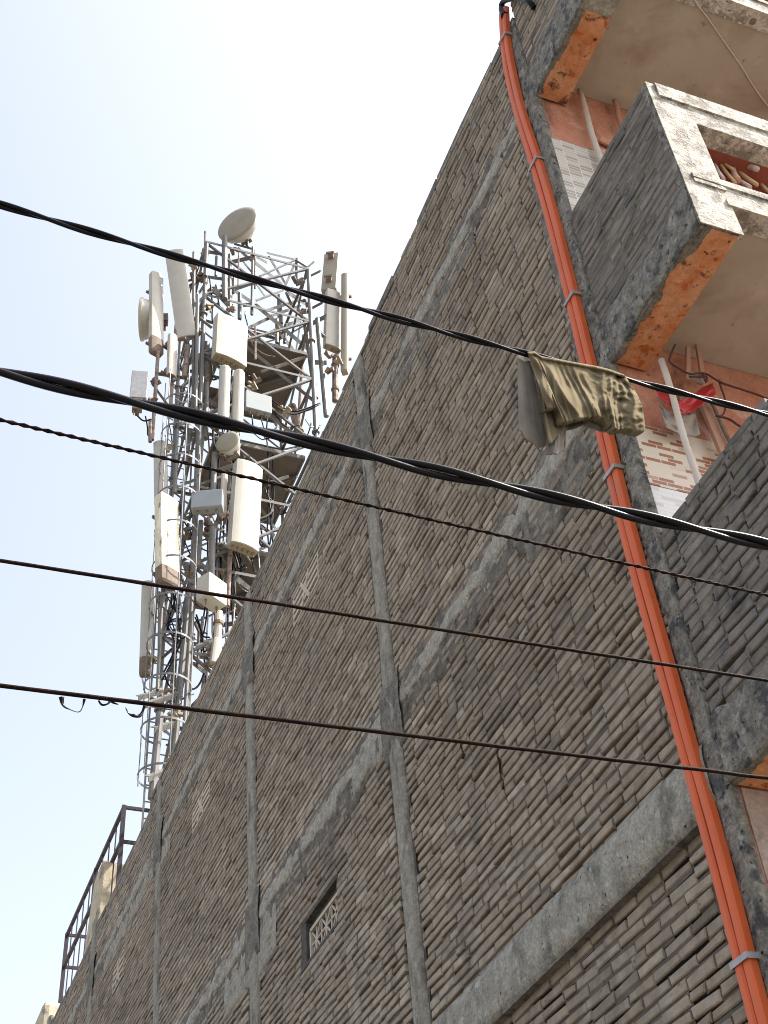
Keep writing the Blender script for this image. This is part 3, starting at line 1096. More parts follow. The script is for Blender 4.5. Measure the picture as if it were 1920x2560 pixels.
mb.tube(catmull(P4, 4), .007, 6)
tag(build('clothes_line', mb, m_rope, smooth=True, loc=P[3]), 'dark red knotted clothes line tied under the middle balcony ceiling', 'rope')


def sheet(name, label, cat, crop_, tab, y0, m, amp=.02, sc=6., nu=24, nv=16, group=None):
    rows = []
    for i in range(nu + 1):
        u = i / nu
        tx, ty, bx, by = interp(tab, u)
        rows.append([at(crop_(tx + (bx - tx) * k / nv, ty + (by - ty) * k / nv), 1, y0 + amp * math.sin(u * sc * 2 + k / nv * 3) + amp * nz1(u * sc, k / nv * 3, y0 * 9)) for k in range(nv + 1)])
    mb = MB()
    mb.grid(rows)
    o = build(name, mb, m, smooth=True, solid=.003, loc=rows[nu // 2][nv // 2])
    return tag(o, label, cat, group)


sheet('red_sheet', 'crumpled red plastic sheet slung behind the off-white pole', 'plastic sheet', H,
      [(0, 370, 720, 400, 790), (.25, 470, 740, 540, 900), (.45, 620, 850, 680, 1000), (.62, 760, 790, 800, 950), (.8, 900, 690, 950, 850), (1, 1020, 635, 1060, 760)], -.18, m_red, .02, 5)
sheet('white_rag', 'dirty white rag bundle hanging above the mosaic tiles', 'rag', H,
      [(0, 400, 880, 450, 1020), (.3, 500, 960, 490, 1150), (.6, 600, 1000, 640, 1220), (.8, 760, 1000, 800, 1250), (1, 820, 985, 880, 1230)], -.10, m_rag, .02, 4)
sheet('brown_cloth', 'brown cloth scrap hung beneath the red sheet', 'cloth', H,
      [(0, 640, 780, 660, 900), (.5, 760, 740, 790, 1010), (1, 900, 880, 1010, 1330)], -.06, m_wood, .01, 4)
mb = MB()
c = at(H(830, 580), 1, -.2)
mb.lathe(c, (1, .2, -.3), [(-.05, .0), (-.045, .02), (.0, .024), (.05, .018), (.055, 0)], 10)
tag(build('rope_knot', mb, m_rag, smooth=True, loc=c), 'grey rag knot tied in the dark red clothes line', 'knot')
# pink-edged cloth on the lower parapet
sheet('pink_cloth', 'dark cloth with a pink edge lying on the lower balcony parapet', 'cloth', H, [(0, 1190, 1500, 1230, 1520), (.4, 1215, 1380, 1300, 1440), (1, 1340, 1215, 1420, 1330)], -.72, m_cloth_d, .01, 4)

# stored junk inside the opening of the middle parapet
yo = -DEP + .22
sticks = [((900, 1255), (1040, 1480), .012, m_cord), ((960, 1230), (1200, 1530), .011, m_straw), ((1010, 1240), (1170, 1345), .010, m_straw), ((1230, 1370), (1500, 1560), .014, m_straw),
          ((1150, 1320), (1240, 1500), .02, m_wood), ((1250, 1500), (1400, 1590), .016, m_cord), ((1250, 1265), (1500, 1340), .020, m_cord), ((1560, 1560), (1700, 1680), .013, m_straw), ((880, 1290), (960, 1460), .010, m_wood)]
lb = ['pinkish stick at the left end of the parapet opening', 'straw-coloured stick crossing to the sill, second from the left', 'short straw stick high in the parapet opening',
      'long straw stick lying on the sill right of the grey roll', 'thick brown stick standing on the sill', 'pale stick flat on the opening sill', 'thick pale roll under the beaded cord',
      'yellow stick poking out at the right of the parapet opening', 'thin brown stick in the left corner of the parapet opening']
for (a, b, r, m), l in zip(sticks, lb):
    rod('stick', l, 'stick', at(I4(*a), 1, yo), at(I4(*b), 1, yo - .1), r, m, 'sticks stored in the parapet opening', 7)
mb = MB()
c0, c1_ = at(I4(930, 1110), 1, yo + .04), at(I4(1240, 1290), 1, yo + .02)
mb.tube([c0, c0 + (c1_ - c0) * .1, c1_], [.02, .032, .032], 12)
tag(build('dark_roll', mb, m_browncap, smooth=True, loc=c1_), 'dark brown roll stored in the parapet opening', 'roll')
mb = MB()
P = catmull([at(I4(*q), 1, yo - .02) for q in ((790, 1000), (850, 1050), (1100, 1130), (1340, 1200), (1560, 1300), (1800, 1400), (2000, 1470))], 5)
mb.tube(P, .010, 6)
for q in ((845, 1035), (1100, 1120), (1330, 1190), (1580, 1300)):
    c = at(I4(*q), 1, yo - .02)
    mb.lathe(c, (1, 0, -.3), [(-.018, 0), (-.012, .016), (.0, .02), (.012, .016), (.018, 0)], 8)
tag(build('beaded_cord', mb, m_cord, smooth=True, loc=P[6]), 'pale knotted cord strung across the parapet opening', 'cord')
c = at(I4(880, 1180), 1, yo)
mb = MB()
mb.lathe(c, (.2, -1, 0), [(-.05, 0), (-.045, .03), (.02, .032), (.03, .02), (.031, 0)], 12)
tag(build('pink_pot', mb, m_pink, smooth=True, loc=c), 'small pink pot at the left end of the parapet opening', 'pot')
sheet('folded_sack', 'folded orange-brown sack at the right of the parapet opening', 'sack', I4, [(0, 1500, 1330, 1520, 1520), (.5, 1600, 1340, 1640, 1600), (1, 1760, 1400, 1780, 1680)], yo + .03, m_orange, .02, 4)

# ------------------------------------------------------------------ lattice tower on the roof
TX0, TX1, TY0, TY1 = .80, 3.30, 13.75, 16.0
ZR = 11.5
tw = thing('lattice_tower', ((TX0 + TX1) / 2, (TY0 + TY1) / 2, ZR), 'galvanised steel lattice tower crowded with antennas behind the brick wall', 'tower')
legs = [(TX0, TY0), (TX1, TY0), (TX1, TY1), (TX0, TY1)]
ZT = 27.6
for i, (x, y) in enumerate(legs):
    mb = MB()
    mb.tube([(x, y, ZR), (x, y, ZT if i != 2 else 29.4)], .05, 10)
    for z in range(13, 28, 3):
        mb.lathe((x, y, z), (0, 0, 1), [(-.02, .051), (-.02, .085), (.02, .085), (.02, .051)], 10)
    build('leg', mb, m_steel, tw, smooth=False)
bay = 2.0
z = ZR + .2
k = 0
while z < ZT - .5:
    z2 = z + bay
    mb = MB()
    for i in range(4):
        (xa, ya_), (xb, yb_) = legs[i], legs[(i + 1) % 4]
        mb.angle((xa, ya_, z2), (xb, yb_, z2), .055, .010, flip=1)
    build('ring_frame', mb, m_steel, tw)
    for i in range(4):
        (xa, ya_), (xb, yb_) = legs[i], legs[(i + 1) % 4]
        nrm = V((yb_ - ya_, xa - xb, 0)).normalized()
        mb = MB()
        mb.angle(V((xa, ya_, z)) + nrm * .02, V((xb, yb_, z2)) + nrm * .02, .045, .008, up=nrm)
        mb.angle(V((xa, ya_, z2)) - nrm * .02, V((xb, yb_, z)) - nrm * .02, .045, .008, up=nrm)
        build('cross_brace', mb, m_steel, tw)
    z = z2
    k += 1


# platforms seen from below
def platform(zp, y0, y1, x0, x1, hole=True):
    mb = MB()
    t = .02
    if hole:
        hx0, hx1, hy0, hy1 = x0 + .25, x0 + .75, y0 + .9, y0 + 1.6
        mb.box(x0, hx0, y0, y1, zp, zp + t)
        mb.box(hx1, x1, y0, y1, zp, zp + t)
        mb.box(hx0, hx1, y0, hy0, zp, zp + t)
        mb.box(hx0, hx1, hy1, y1, zp, zp + t)
    else:
        mb.box(x0, x1, y0, y1, zp, zp + t)
    pf = build('platform', mb, m_deck, tw)
    mb = MB()
    for a, b in (((x0, y0), (x1, y0)), ((x1, y0), (x1, y1)), ((x1, y1), (x0, y1)), ((x0, y1), (x0, y0))):
        mb.bar((a[0], a[1], zp + .02), (b[0], b[1], zp + .02), .03, .10)
    build('platform_edge', mb, m_steel, pf)
    mb = MB()
    mb.angle((x0, y1, zp - .05), (x1, y0 + .5, zp - .05), .08, .012)
    mb.angle((x0, y0, zp - .10), (x1, y1, zp - .10), .08, .012)
    build('platform_joist', mb, m_steel, pf)


platform(24.8, 14.0, 16.2, 1.2, 3.26)
platform(21.4, 14.0, 16.1, 1.2, 3.12, False)
platform(18.6, 14.1, 16.0, 1.3, 3.2, False)


def S(crop_, a, b, ya, yb=None):
    return at(crop_(*a), 1, ya), at(crop_(*b), 1, ya if yb is None else yb)


# bracing and outriggers of the upper tower, member by member (depth in metres along the street side)
members = [
    (M6, (770, 175), (190, 440), 16, 14.4, .06), (M6, (100, 210), (530, 560), 14.2, 15.6, .09), (M6, (330, 130), (600, 570), 15.2, 16, .08),
    (M6, (745, 250), (600, 590), 16, 15.6, .08), (M6, (310, 70), (770, 180), 15.2, 16, .05), (M6, (770, 185), (950, 300), 16, 15.6, .05),
    (M6, (950, 300), (1050, 212), 15.6, 15.6, .04), (M6, (850, 510), (1160, 360), 15.6, 14.8, .07), (M6, (120, 830), (560, 665), 14.4, 15.6, .05),
    (M6, (130, 570), (265, 760), 14.2, 15.0, .045), (M6, (300, 980), (840, 810), 14.4, 15.6, .06), (M6, (330, 1080), (830, 910), 14.3, 15.6, .06),
    (M6, (120, 890), (960, 1600), 14.0, 15.2, .11), (M6, (620, 680), (950, 890), 14.4, 15.8, .11), (M6, (0, 1260), (340, 1100), 14, 14.4, .06),
    (M6, (590, 1220), (840, 1130), 14.6, 15.4, .07), (M6, (910, 1010), (1190, 860), 14.8, 14.4, .07), (M6, (960, 1220), (1270, 1060), 14.6, 14.2, .12),
    (M6, (800, 960), (990, 1330), 14.4, 14.8, .10), (M6, (1110, 1290), (1230, 1400), 14.3, 14.1, .08), (M6, (640, 1130), (700, 870), 15.8, 15.8, .06),
    (M6, (770, 1600), (840, 1170), 15.8, 15.8, .05), (M6, (490, 1330), (710, 1600), 15, 15.6, .10), (M6, (0, 1330), (140, 1450), 14.2, 14.6, .07),
    (M6, (10, 1265), (350, 1350), 14.2, 14.4, .04), (M6, (420, 1890), (940, 1700), 13.95, 14.05, .075), (M6, (200, 1960), (420, 1880), 13.95, 13.95, .05),
    (M6, (1000, 1790), (1230, 1800), 14.1, 14.2, .12), (M6, (610, 700), (700, 900), 14.8, 15, .07), (M6, (340, 1350), (500, 1260), 14, 14.2, .09),
    (K, (870, 870), (1070, 1060), 14.6, 14.0, .08), (K, (680, 1130), (1080, 1040), 14.2, 14.0, .11), (K, (680, 1640), (1060, 1510), 14.0, 14.0, .10),
    (K, (790, 800), (1110, 890), 14.2, 14.0, .05), (K, (1130, 1000), (1370, 1135), 14.0, 14.6, .06), (K, (200, 920), (520, 970), 13.9, 13.9, .09),
    (K, (90, 1370), (720, 1460), 13.9, 13.9, .08), (K, (390, 1600), (770, 2020), 13.6, 14.0, .14), (K, (950, 1140), (1080, 1300), 14.2, 14.6, .05),
    (K, (770, 1640), (1060, 1840), 14.2, 14.9, .09), (K, (920, 1910), (1060, 1900), 14.1, 14.1, .10), (K, (130, 1700), (210, 1580), 13.8, 13.9, .05),
    (A, (540, 840), (620, 905), 13.7, 13.6, .06), (A, (410, 1300), (520, 1200), 13.7, 13.9, .06), (A, (520, 1330), (650, 1420), 13.8, 14, .09), (A, (250, 1320), (330, 1430), 13.9, 14, .05),
    (A, (850, 1030), (1310, 1400), 13.9, 14.4, .08), (A, (1000, 1480), (1220, 1659), 13.9, 14.2, .10), (A, (1060, 1500), (1300, 1430), 13.9, 14.0, .08),
    (A, (580, 760), (660, 740), 13.8, 13.9, .06), (A, (450, 590), (560, 560), 13.9, 13.9, .05),
    (B, (590, 170), (790, 100), 13.9, 14.1, .09), (B, (600, 980), (720, 930), 13.8, 13.8, .06), (B, (620, 1650), (800, 1750), 13.7, 14, .06),
    (B, (660, 1560), (820, 1640), 13.6, 13.8, .06), (B, (810, 1410), (900, 1520), 13.6, 13.8, .05), (B, (960, 480), (1120, 430), 13.6, 13.5, .10),
    (B, (1240, 330), (1659, 680), 13.8, 14.4, .07), (B, (1470, 610), (1659, 545), 13.9, 14, .06), (B, (1370, 1020), (1520, 1130), 13.9, 14.2, .08), (B, (1140, 1540), (1280, 1650), 13.8, 14.2, .10), (B, (1330, 1290), (1460, 1235), 13.7, 14, .05),
    (D, (1310, 430), (1440, 370), 13.9, 14.2, .09), (D, (1310, 490), (1420, 505), 14.2, 14.4, .10), (D, (1290, 560), (1390, 640), 14.0, 14.5, .08), (D, (1210, 260), (1300, 340), 13.9, 14.0, .07),
    (D, (840, 830), (1030, 780), 13.4, 13.7, .08), (D, (890, 890), (1180, 790), 13.4, 13.75, .09), (D, (960, 1080), (1140, 1030), 13.3, 13.7, .11), (D, (915, 1470), (1100, 1400), 13.2, 13.6, .10),
]
for crop_, a, b, ya, yb, wd in members:
    p0, p1 = S(crop_, a, b, ya, yb)
    mb = MB()
    mb.angle(p0, p1, wd * .8, .012, up=(0, -.6, .8))
    build('brace', mb, m_steel, tw)

# mounting poles (vertical tubes on the outriggers)
poles = [(A, (570, 265), (565, 850), 13.85, .035, m_steel_r), (A, (495, 405), (490, 1500), 13.8, .05, m_steel), (A, (700, 300), (700, 715), 13.7, .085, m_steel), (A, (735, 420), (735, 780), 13.9, .055, m_steel),
         (A, (890, 370), (882, 820), 13.8, .045, m_steel), (A, (520, 690), (505, 1480), 13.7, .05, m_steel), (A, (580, 1010), (570, 1650), 13.9, .085, m_steel), (A, (255, 1070), (215, 1659), 13.9, .05, m_steel_r),
         (A, (455, 1030), (430, 1240), 13.9, .075, m_steel_r), (A, (350, 1230), (335, 1440), 13.9, .06, m_steel_r), (A, (645, 430), (640, 560), 14.2, .04, m_steel), (A, (380, 850), (370, 960), 13.9, .05, m_steel_r),
         (A, (1240, 890), (1310, 1380), 14.2, .075, m_steel), (A, (1320, 850), (1380, 1500), 14.0, .075, m_steel), (A, (1185, 450), (1185, 590), 16, .07, m_steel), (A, (1065, 690), (1080, 880), 15, .06, m_steel),
         (A, (1150, 1430), (1210, 1659), 14.6, .12, m_steel_r), (A, (1440, 1100), (1440, 1400), 14.4, .09, m_steel_r), (A, (1100, 1010), (1110, 900), 15, .05, m_steel), (A, (1050, 850), (1050, 1010), 14.6, .055, m_steel),
         (A, (410, 1300), (380, 1659), 14.1, .03, m_steel), (A, (800, 680), (800, 850), 14.2, .06, m_steel), (A, (1230, 960), (1190, 1659), 15.9, .06, m_steel_r),
         (B, (560, 100), (540, 720), 13.8, .055, m_steel), (B, (690, 100), (660, 420), 14.0, .05, m_steel), (B, (820, 90), (760, 720), 13.9, .06, m_steel), (B, (935, 330), (920, 740), 13.6, .075, m_steel),
         (B, (1030, 540), (1015, 940), 13.6, .085, m_pvc), (B, (915, 1060), (905, 1540), 13.5, .075, m_steel), (B, (745, 1010), (700, 1560), 13.9, .055, m_steel), (B, (800, 1000), (770, 1450), 13.7, .06, m_steel), (B, (300, 0), (298, 215), 13.9, .05, m_steel_r),
         (B, (425, 1640), (420, 1856), 13.6, .05, m_steel), (B, (620, 720), (610, 1040), 14.2, .045, m_steel), (B, (1090, 1240), (1060, 1840), 13.7, .06, m_steel_r),
         (D, (1040, 0), (1000, 780), 13.6, .04, m_steel), (D, (1015, 0), (1010, 760), 13.7, .03, m_steel_r), (D, (1275, 40), (1215, 1080), 13.6, .045, m_steel), (D, (1250, 0), (1130, 1290), 13.75, .075, m_steel),
         (D, (1490, 160), (1470, 640), 13.6, .09, m_pvc), (D, (1360, 200), (1340, 420), 14.3, .035, m_steel), (D, (1020, 970), (955, 1650), 13.4, .082, m_steel), (D, (1430, 380), (1340, 900), 15.0, .05, m_steel_r)]
for crop_, a, b, y, r, m in poles:
    p0, p1 = S(crop_, a, b, y)
    mb = MB()
    r *= .78
    mb.tube([p1, p0], r, 10)
    po = build('mounting_pole', mb, m, tw, smooth=False)
    if r > .07:
        for t in (.25, .8):
            mb = MB()
            mb.lathe(p1 + (p0 - p1) * t, p0 - p1, [(-.03, r + .002), (-.03, r + .025), (.03, r + .025), (.03, r + .002)], 10)
            build('pipe_clamp', mb, m_browncap, po)

# clamps and bolts clutter along the poles, one small mesh each
rnd = random.Random(11)
clut = [(A, (560, 390)), (A, (560, 570)), (A, (690, 640)), (A, (490, 500)), (A, (500, 580)), (A, (590, 770)), (A, (620, 660)), (A, (540, 950)), (A, (560, 1250)), (A, (240, 1270)), (A, (220, 1390)),
        (A, (350, 1250)), (A, (450, 1010)), (A, (740, 790)), (A, (760, 390)), (A, (880, 440)), (A, (1190, 590)), (A, (1240, 730)), (A, (1220, 800)), (A, (1040, 930)), (A, (1400, 1090)), (A, (1450, 1120)), (A, (1400, 1180)),
        (A, (900, 1260)), (A, (1100, 1460)), (A, (880, 1290)), (B, (500, 300)), (B, (1000, 380)), (B, (1080, 400)), (B, (720, 840)), (B, (900, 980)), (B, (1060, 740)), (B, (1010, 980)), (B, (640, 1150)), (B, (700, 1120)),
        (B, (840, 1150)), (B, (1000, 1260)), (B, (1040, 1520)), (B, (650, 1480)), (B, (680, 1540)), (B, (860, 1050)), (B, (1130, 300)), (B, (1170, 330)), (D, (1140, 760)), (D, (1030, 790)), (D, (960, 540)), (D, (1220, 440)), (D, (1140, 990)), (D, (1100, 1350)), (D, (1040, 60))]
for crop_, q in clut:
    c = at(crop_(*q), 1, 13.75 + rnd.uniform(-.05, .25))
    mb = MB()
    for _ in range(3):
        a = V((rnd.uniform(-1, 1), rnd.uniform(-1, 1), rnd.uniform(-1, 1))).normalized()
        b = a.cross(V((.3, .2, 1))).normalized()
        e = a.cross(b)
        mb.obox(c + V((rnd.uniform(-.07, .07), rnd.uniform(-.05, .05), rnd.uniform(-.07, .07))), a * rnd.uniform(.04, .12), b * rnd.uniform(.02, .05), e * rnd.uniform(.015, .04))
    build('clamp', mb, rnd.choice([m_steel, m_browncap, m_steel_r, m_khaki]), tw)

# feeder cables: bundles down the tower, jumper loops
nfc = 0
for i in range(16):
    x = TX0 + .25 + rnd.random() * 1.5
    y = TY0 + .15 + rnd.random() * .6
    z0 = rnd.uniform(20, 25)
    mb = MB()
    pts = [V((x + .10 * nz1(zz * .8, i, 0), y + .05 * nz1(zz * .7, i, 4), zz)) for zz in [12 + (z0 - 12) * t / 30 for t in range(31)]]
    mb.tube(pts, .016, 6)
    build('feeder_cable', mb, m_black if i % 3 else m_clip, tw, smooth=True)
loops = [(A, (850, 1320), (990, 1480), .3), (A, (990, 1400), (1340, 1420), .2), (A, (1000, 1380), (1340, 1410), .2), (A, (1000, 1420), (1200, 1560), .3), (A, (880, 1480), (900, 1600), .3), (A, (940, 1500), (1010, 1640), .4), (A, (880, 1600), (1060, 1560), .4),
         (A, (1240, 1520), (1320, 1560), .3), (A, (1220, 1659), (1340, 1560), .4), (A, (170, 1500), (215, 1620), .35), (A, (110, 1490), (210, 1520), .25), (A, (370, 1380), (500, 1360), .3), (A, (360, 1420), (480, 1500), .4), (A, (420, 1150), (500, 1250), .3),
         (A, (840, 1190), (870, 1230), .3), (A, (600, 1100), (650, 1250), .4), (B, (1120, 1300), (1240, 1430), .5), (B, (1150, 1310), (1250, 1460), .5), (B, (1180, 1320), (1230, 1500), .5), (B, (1100, 1380), (1210, 1480), .5), (B, (1340, 1100), (1440, 1250), .3), (B, (1390, 1060), (1430, 1240), .3), (B, (1300, 1380), (1340, 1500), .3),
         (B, (850, 900), (960, 1010), .5), (B, (900, 930), (1040, 1080), .4), (B, (1010, 1560), (1040, 1740), .4), (B, (1120, 1640), (1190, 1810), .4), (B, (440, 1700), (640, 1790), .5), (B, (520, 1680), (560, 1850), .5), (B, (540, 1690), (590, 1856), .3), (B, (500, 1690), (530, 1856), .3), (B, (370, 850), (420, 1100), .2),
         (B, (480, 20), (560, 240), .3), (B, (440, 150), (700, 240), .2), (B, (520, 60), (640, 120), .4), (D, (1080, 150), (1260, 330), .6), (D, (1140, 120), (1250, 340), .5), (D, (1070, 260), (1280, 350), .7), (D, (1150, 0), (1080, 260), .1), (D, (1180, 30), (1230, 280), .1), (D, (1170, 380), (1030, 680), .05), (D, (1190, 385), (1040, 700), .05), (D, (1040, 660), (880, 690), .7),
         (D, (1050, 640), (1130, 760), .2), (D, (1370, 650), (1270, 770), .2), (D, (1310, 180), (1420, 360), .3), (D, (1330, 260), (1430, 440), .5), (D, (1300, 200), (1400, 330), .2), (D, (1400, 120), (1350, 480), .1), (D, (1160, 760), (1200, 830), .6), (A, (600, 580), (660, 900), .2), (A, (640, 620), (690, 780), .2), (A, (400, 1100), (420, 1560), .05), (A, (1280, 1540), (1240, 1659), .1)]
for i, (crop_, a, b, sag) in enumerate(loops):
    y = 13.7 + rnd.uniform(-.15, .35)
    p0, p1 = S(crop_, a, b, y, y + rnd.uniform(-.1, .2))
    L = (p1 - p0).length
    P = []
    for k in range(13):
        t = k / 12
        P.append(p0.lerp(p1, t) + V((.12 * L * math.sin(t * 6.28) * sag, .1 * L * math.sin(t * 3.14), -sag * L * math.sin(t * 3.14))))
    mb = MB()
    mb.tube(P, rnd.choice([.012, .015, .018]), 6)
    build('jumper_cable', mb, rnd.choice([m_black, m_black, m_clip]), tw, smooth=True)
for i in range(60):
    z0 = rnd.uniform(13.5, 25.5)
    p0 = V((rnd.uniform(TX0 - .1, TX0 + 1.5), TY0 + rnd.uniform(-.1, .7), z0))
    p1 = p0 + V((rnd.uniform(-.7, .9), rnd.uniform(-.3, .5), rnd.uniform(-1.2, .5)))
    L = (p1 - p0).length
    sg = rnd.uniform(.15, .6)
    P = [p0.lerp(p1, k / 12) + V((.15 * L * sg * math.sin(k * .9 + i), .1 * L * math.sin(k * .26), -sg * L * math.sin(k * math.pi / 12))) for k in range(13)]
    mb = MB()
    mb.tube(P, rnd.choice([.008, .011, .015]), 6)
    build('jumper_cable', mb, rnd.choice([m_black, m_black, m_clip, m_steel_r]), tw, smooth=True)
for i in range(34):
    z0 = rnd.uniform(14, 27)
    c = V((rnd.uniform(TX0 - .3, TX0 + 1.3), TY0 + rnd.uniform(-.2, .6), z0))
    mb = MB()
    if i % 3 == 0:
        mb.tube([c, c + V((0, 0, rnd.uniform(.5, 1.6)))], rnd.uniform(.018, .035), 8)
    else:
        a = R_(rnd.uniform(0, 180))
        d_ = V((math.cos(a), math.sin(a), rnd.uniform(-.15, .15)))
        mb.angle(c, c + d_ * rnd.uniform(.35, .9), rnd.uniform(.03, .06), .01)
    build('bracket_arm', mb, rnd.choice([m_steel, m_steel, m_steel_r, m_browncap]), tw)
mb = MB()
c = at(D(1170, 270), 1, 13.8)
for k in range(3):
    mb.tube([c + V((math.cos(t * .5) * (.16 + .02 * k), .03 * k, math.sin(t * .5) * (.16 + .02 * k))) for t in range(14)], .012, 6)
build('cable_coil', mb, m_black, tw, smooth=True)

# ------------------------------------------------------------------ caged ladder
CX, CY, CR = .42, 13.55, .40
ld = thing('caged_ladder', (CX, TY0, ZR + 1), 'thin steel safety-cage ladder on the left side of the lattice tower', 'ladder')
zc0, zc1 = 13.05, 22.5
z = zc0
while z < zc1:
    mb = MB()
    pts = []
    for k in range(25):
        t = R_(90 + 15 + 330 * k / 24)
        pts.append(V((CX + CR * math.cos(t), CY + .05 + CR * math.sin(t), z)))
    rows = []
    for p in pts:
        rows.append([p + V((0, 0, -.02)), p + V((0, 0, .02))])
    mb.grid(rows)
    build('hoop', mb, m_cage, ld, solid=.008)
    z += .86
for k in range(5):
    t = R_(150 + 60 * k)
    mb = MB()
    mb.tube([(CX + (CR - .004) * math.cos(t), CY + .05 + (CR - .004) * math.sin(t), zc0 - .1), (CX + (CR - .004) * math.cos(t), CY + .05 + (CR - .004) * math.sin(t), zc1)], .011, 6)
    build('cage_bar', mb, m_cage, ld)
for s in (-.2, .2):
    mb = MB()
    mb.box(CX + s - .012, CX + s + .012, CY + .39, CY + .44, 12.0, zc1 + .4)
    build('side_rail', mb, m_steel, ld)
z = 12.2
while z < zc1 + .3:
    mb = MB()
    mb.tube([(CX - .19, CY + .415, z), (CX + .19, CY + .415, z)], .012, 6)
    build('rung', mb, m_steel, ld)
    z += .3


# ------------------------------------------------------------------ antennas and boxes
def frame_axes(pt, pb, yaw):
    Z = (pt - pb).normalized()
    yv = V((-math.sin(R_(yaw)), math.cos(R_(yaw)), 0))      # points to the back
    yv = (yv - Z * yv.dot(Z)).normalized()
    X = yv.cross(Z).normalized()
    return X, yv, Z


def panel(label, crop_, top, bot, y, w, d, yaw, bulge=.03, m=m_radome, base=m_khaki, cap=0., nconn=4, name='panel_antenna', cat='antenna', ytop=None, group='panel antennas on the lattice tower'):
    pt, pb = at(crop_(*top), 1, y if ytop is None else ytop), at(crop_(*bot), 1, y)
    X, Y, Z = frame_axes(pt, pb, yaw)
    L = (pt - pb).length
    t = thing(name, pb, label, cat, group)
    prof = []
    n = 10
    for i in range(n + 1):
        u = -1 + 2 * i / n
        prof.append((u * w / 2, -bulge * (1 - u * u)))
    e = min(.02, d * .2)
    prof += [(w / 2, d - e), (w / 2 - e, d), (-w / 2 + e, d), (-w / 2, d - e)]
    z0 = cap
    rows = []
    for (zz, s) in ((z0, 1), (L - .02, 1), (L, .94)):
        rows.append([pb + X * a * s + Y * (b * s) + Z * zz for a, b in prof])
    mb = MB()
    mb.grid(rows, closed=True)
    k = len(prof)
    mb.f.append([i for i in range(k)][::-1])
    mb.f.append([2 * k + i for i in range(k)])
    mb.tint += [.5, .5]
    build('radome', mb, m, t)
    mb = MB()
    if cap:
        rows = [[pb + X * a * s + Y * (d / 2 + (b - d / 2) * s) + Z * zz for a, b in prof] for zz, s in ((0, .8), (.05, .99), (cap - .002, 1.0))]
        mb.grid(rows, closed=True)
        mb.f.append([i for i in range(k)][::-1])
        mb.tint += [.5]
    else:
        rows = [[pb + X * a * s + Y * (d / 2 + (b - d / 2) * s) + Z * zz for a, b in prof] for zz, s in ((-.018, .93), (-.002, .97))]
        mb.grid(rows, closed=True)
        mb.f.append([i for i in range(k)][::-1])
        mb.tint += [.5]
    build('base_cap', mb, base, t)
    for i in range(nconn):
        u = -.38 + .76 * (i / max(1, nconn - 1)) if nconn > 1 else 0
        mb = MB()
        c = pb + X * (u * w) + Y * (d * .4)
        mb.lathe(c, -Z, [(.0, .028), (.05, .028), (.055, .018), (.11, .016), (.112, 0)], 8)
        build('connector', mb, m_browncap, t)
    for zz in (.2, .85):
        mb = MB()
        c = pb + Z * (L * zz) + Y * (d + .06)
        mb.obox(c, X * .07, Y * .055, Z * .05)
        mb.obox(c + Y * .10, X * .10, Y * .02, Z * .03)
        build('bracket', mb, m_steel_r, t)
    return t


panel('slim ivory panel antenna with rusted brown lower end, right of the side-on dish', A, (252, 545), (252, 1075), 13.9, .30, .14, 20, .03, m_radome, m_browncap, cap=.48, nconn=0)
panel('long grey-lit panel antenna with its top tilted, right of the rust-ended one', A, (360, 390), (445, 965), 13.8, .42, .12, -25, .03, m_radome, nconn=3, ytop=13.6)
panel('narrow ivory panel antenna just below the long tilted one', A, (360, 955), (352, 1225), 13.75, .20, .10, 25, .03, m_radome, m_browncap, nconn=0)
panel('broad square white panel antenna above the twin white cylinders', A, (755, 850), (745, 1120), 13.45, .74, .22, 14, .05, m_radome, nconn=6)
panel('white panel antenna at the right edge of the tower', A, (1440, 665), (1430, 1035), 14.2, .42, .16, 9, .03, m_radome, nconn=3)
panel('ivory panel antenna seen side-on behind the right edge one', A, (1500, 545), (1497, 1190), 14.0, .15, .16, -35, .02, m_dish, nconn=0)
panel('panel antenna seen from its stepped back at the upper right of the tower', A, (1425, 450), (1405, 690), 14.5, .38, .20, 150, .03, m_dish, nconn=1)
panel('tall bright white panel antenna below the small round dish', B, (1285, 430), (1235, 1245), 13.3, .56, .20, 12, .06, m_radome, nconn=5)
panel('yellowed panel antenna with peeling skin and rusty base', B, (490, 755), (505, 1620), 13.35, .42, .2, 28, .02, m_radome_y, m_browncap, cap=.36, nconn=0)
panel('pale slim panel antenna above the peeling yellowed one', B, (395, 215), (405, 820), 13.9, .26, .10, -20, .05, m_radome, m_browncap, nconn=0)
panel('pale slim panel antenna lowest on the left, beside the ladder cage', D, (925, -80), (905, 660), 13.95, .22, .10, -15, .05, m_radome, m_browncap, cap=.36, nconn=0)
panel('pale narrow panel antenna half hidden by the brick wall below the wedge box', D, (1490, 370), (1465, 560), 13.5, .16, .10, 10, .02, m_radome, nconn=0)


def cylant(label, top, bot):
    pt, pb = S(A, top, bot, 13.3)
    t = thing('cylinder_antenna', pb, label, 'antenna', 'cylinder antennas under the broad square panel')
    mb = MB()
    L = (pt - pb).length
    mb.lathe(pb, pt - pb, [(.03, .118), (L - .05, .118), (L - .01, .10), (L, 0)], 24)
    build('radome', mb, m_radome, t, smooth=False)
    mb = MB()
    mb.lathe(pb, pt - pb, [(0, 0), (0, .10), (.03, .12), (.031, .118)], 24)
    build('base_cap', mb, m_khaki, t)
    mb = MB()
    mb.bar(pb + V((0, .1, L * .2)), pb + V((0, .5, L * .2)), .06, .06)
    mb.bar(pb + V((0, .1, L * .8)), pb + V((0, .5, L * .8)), .06, .06)
    build('bracket', mb, m_steel_r, t)


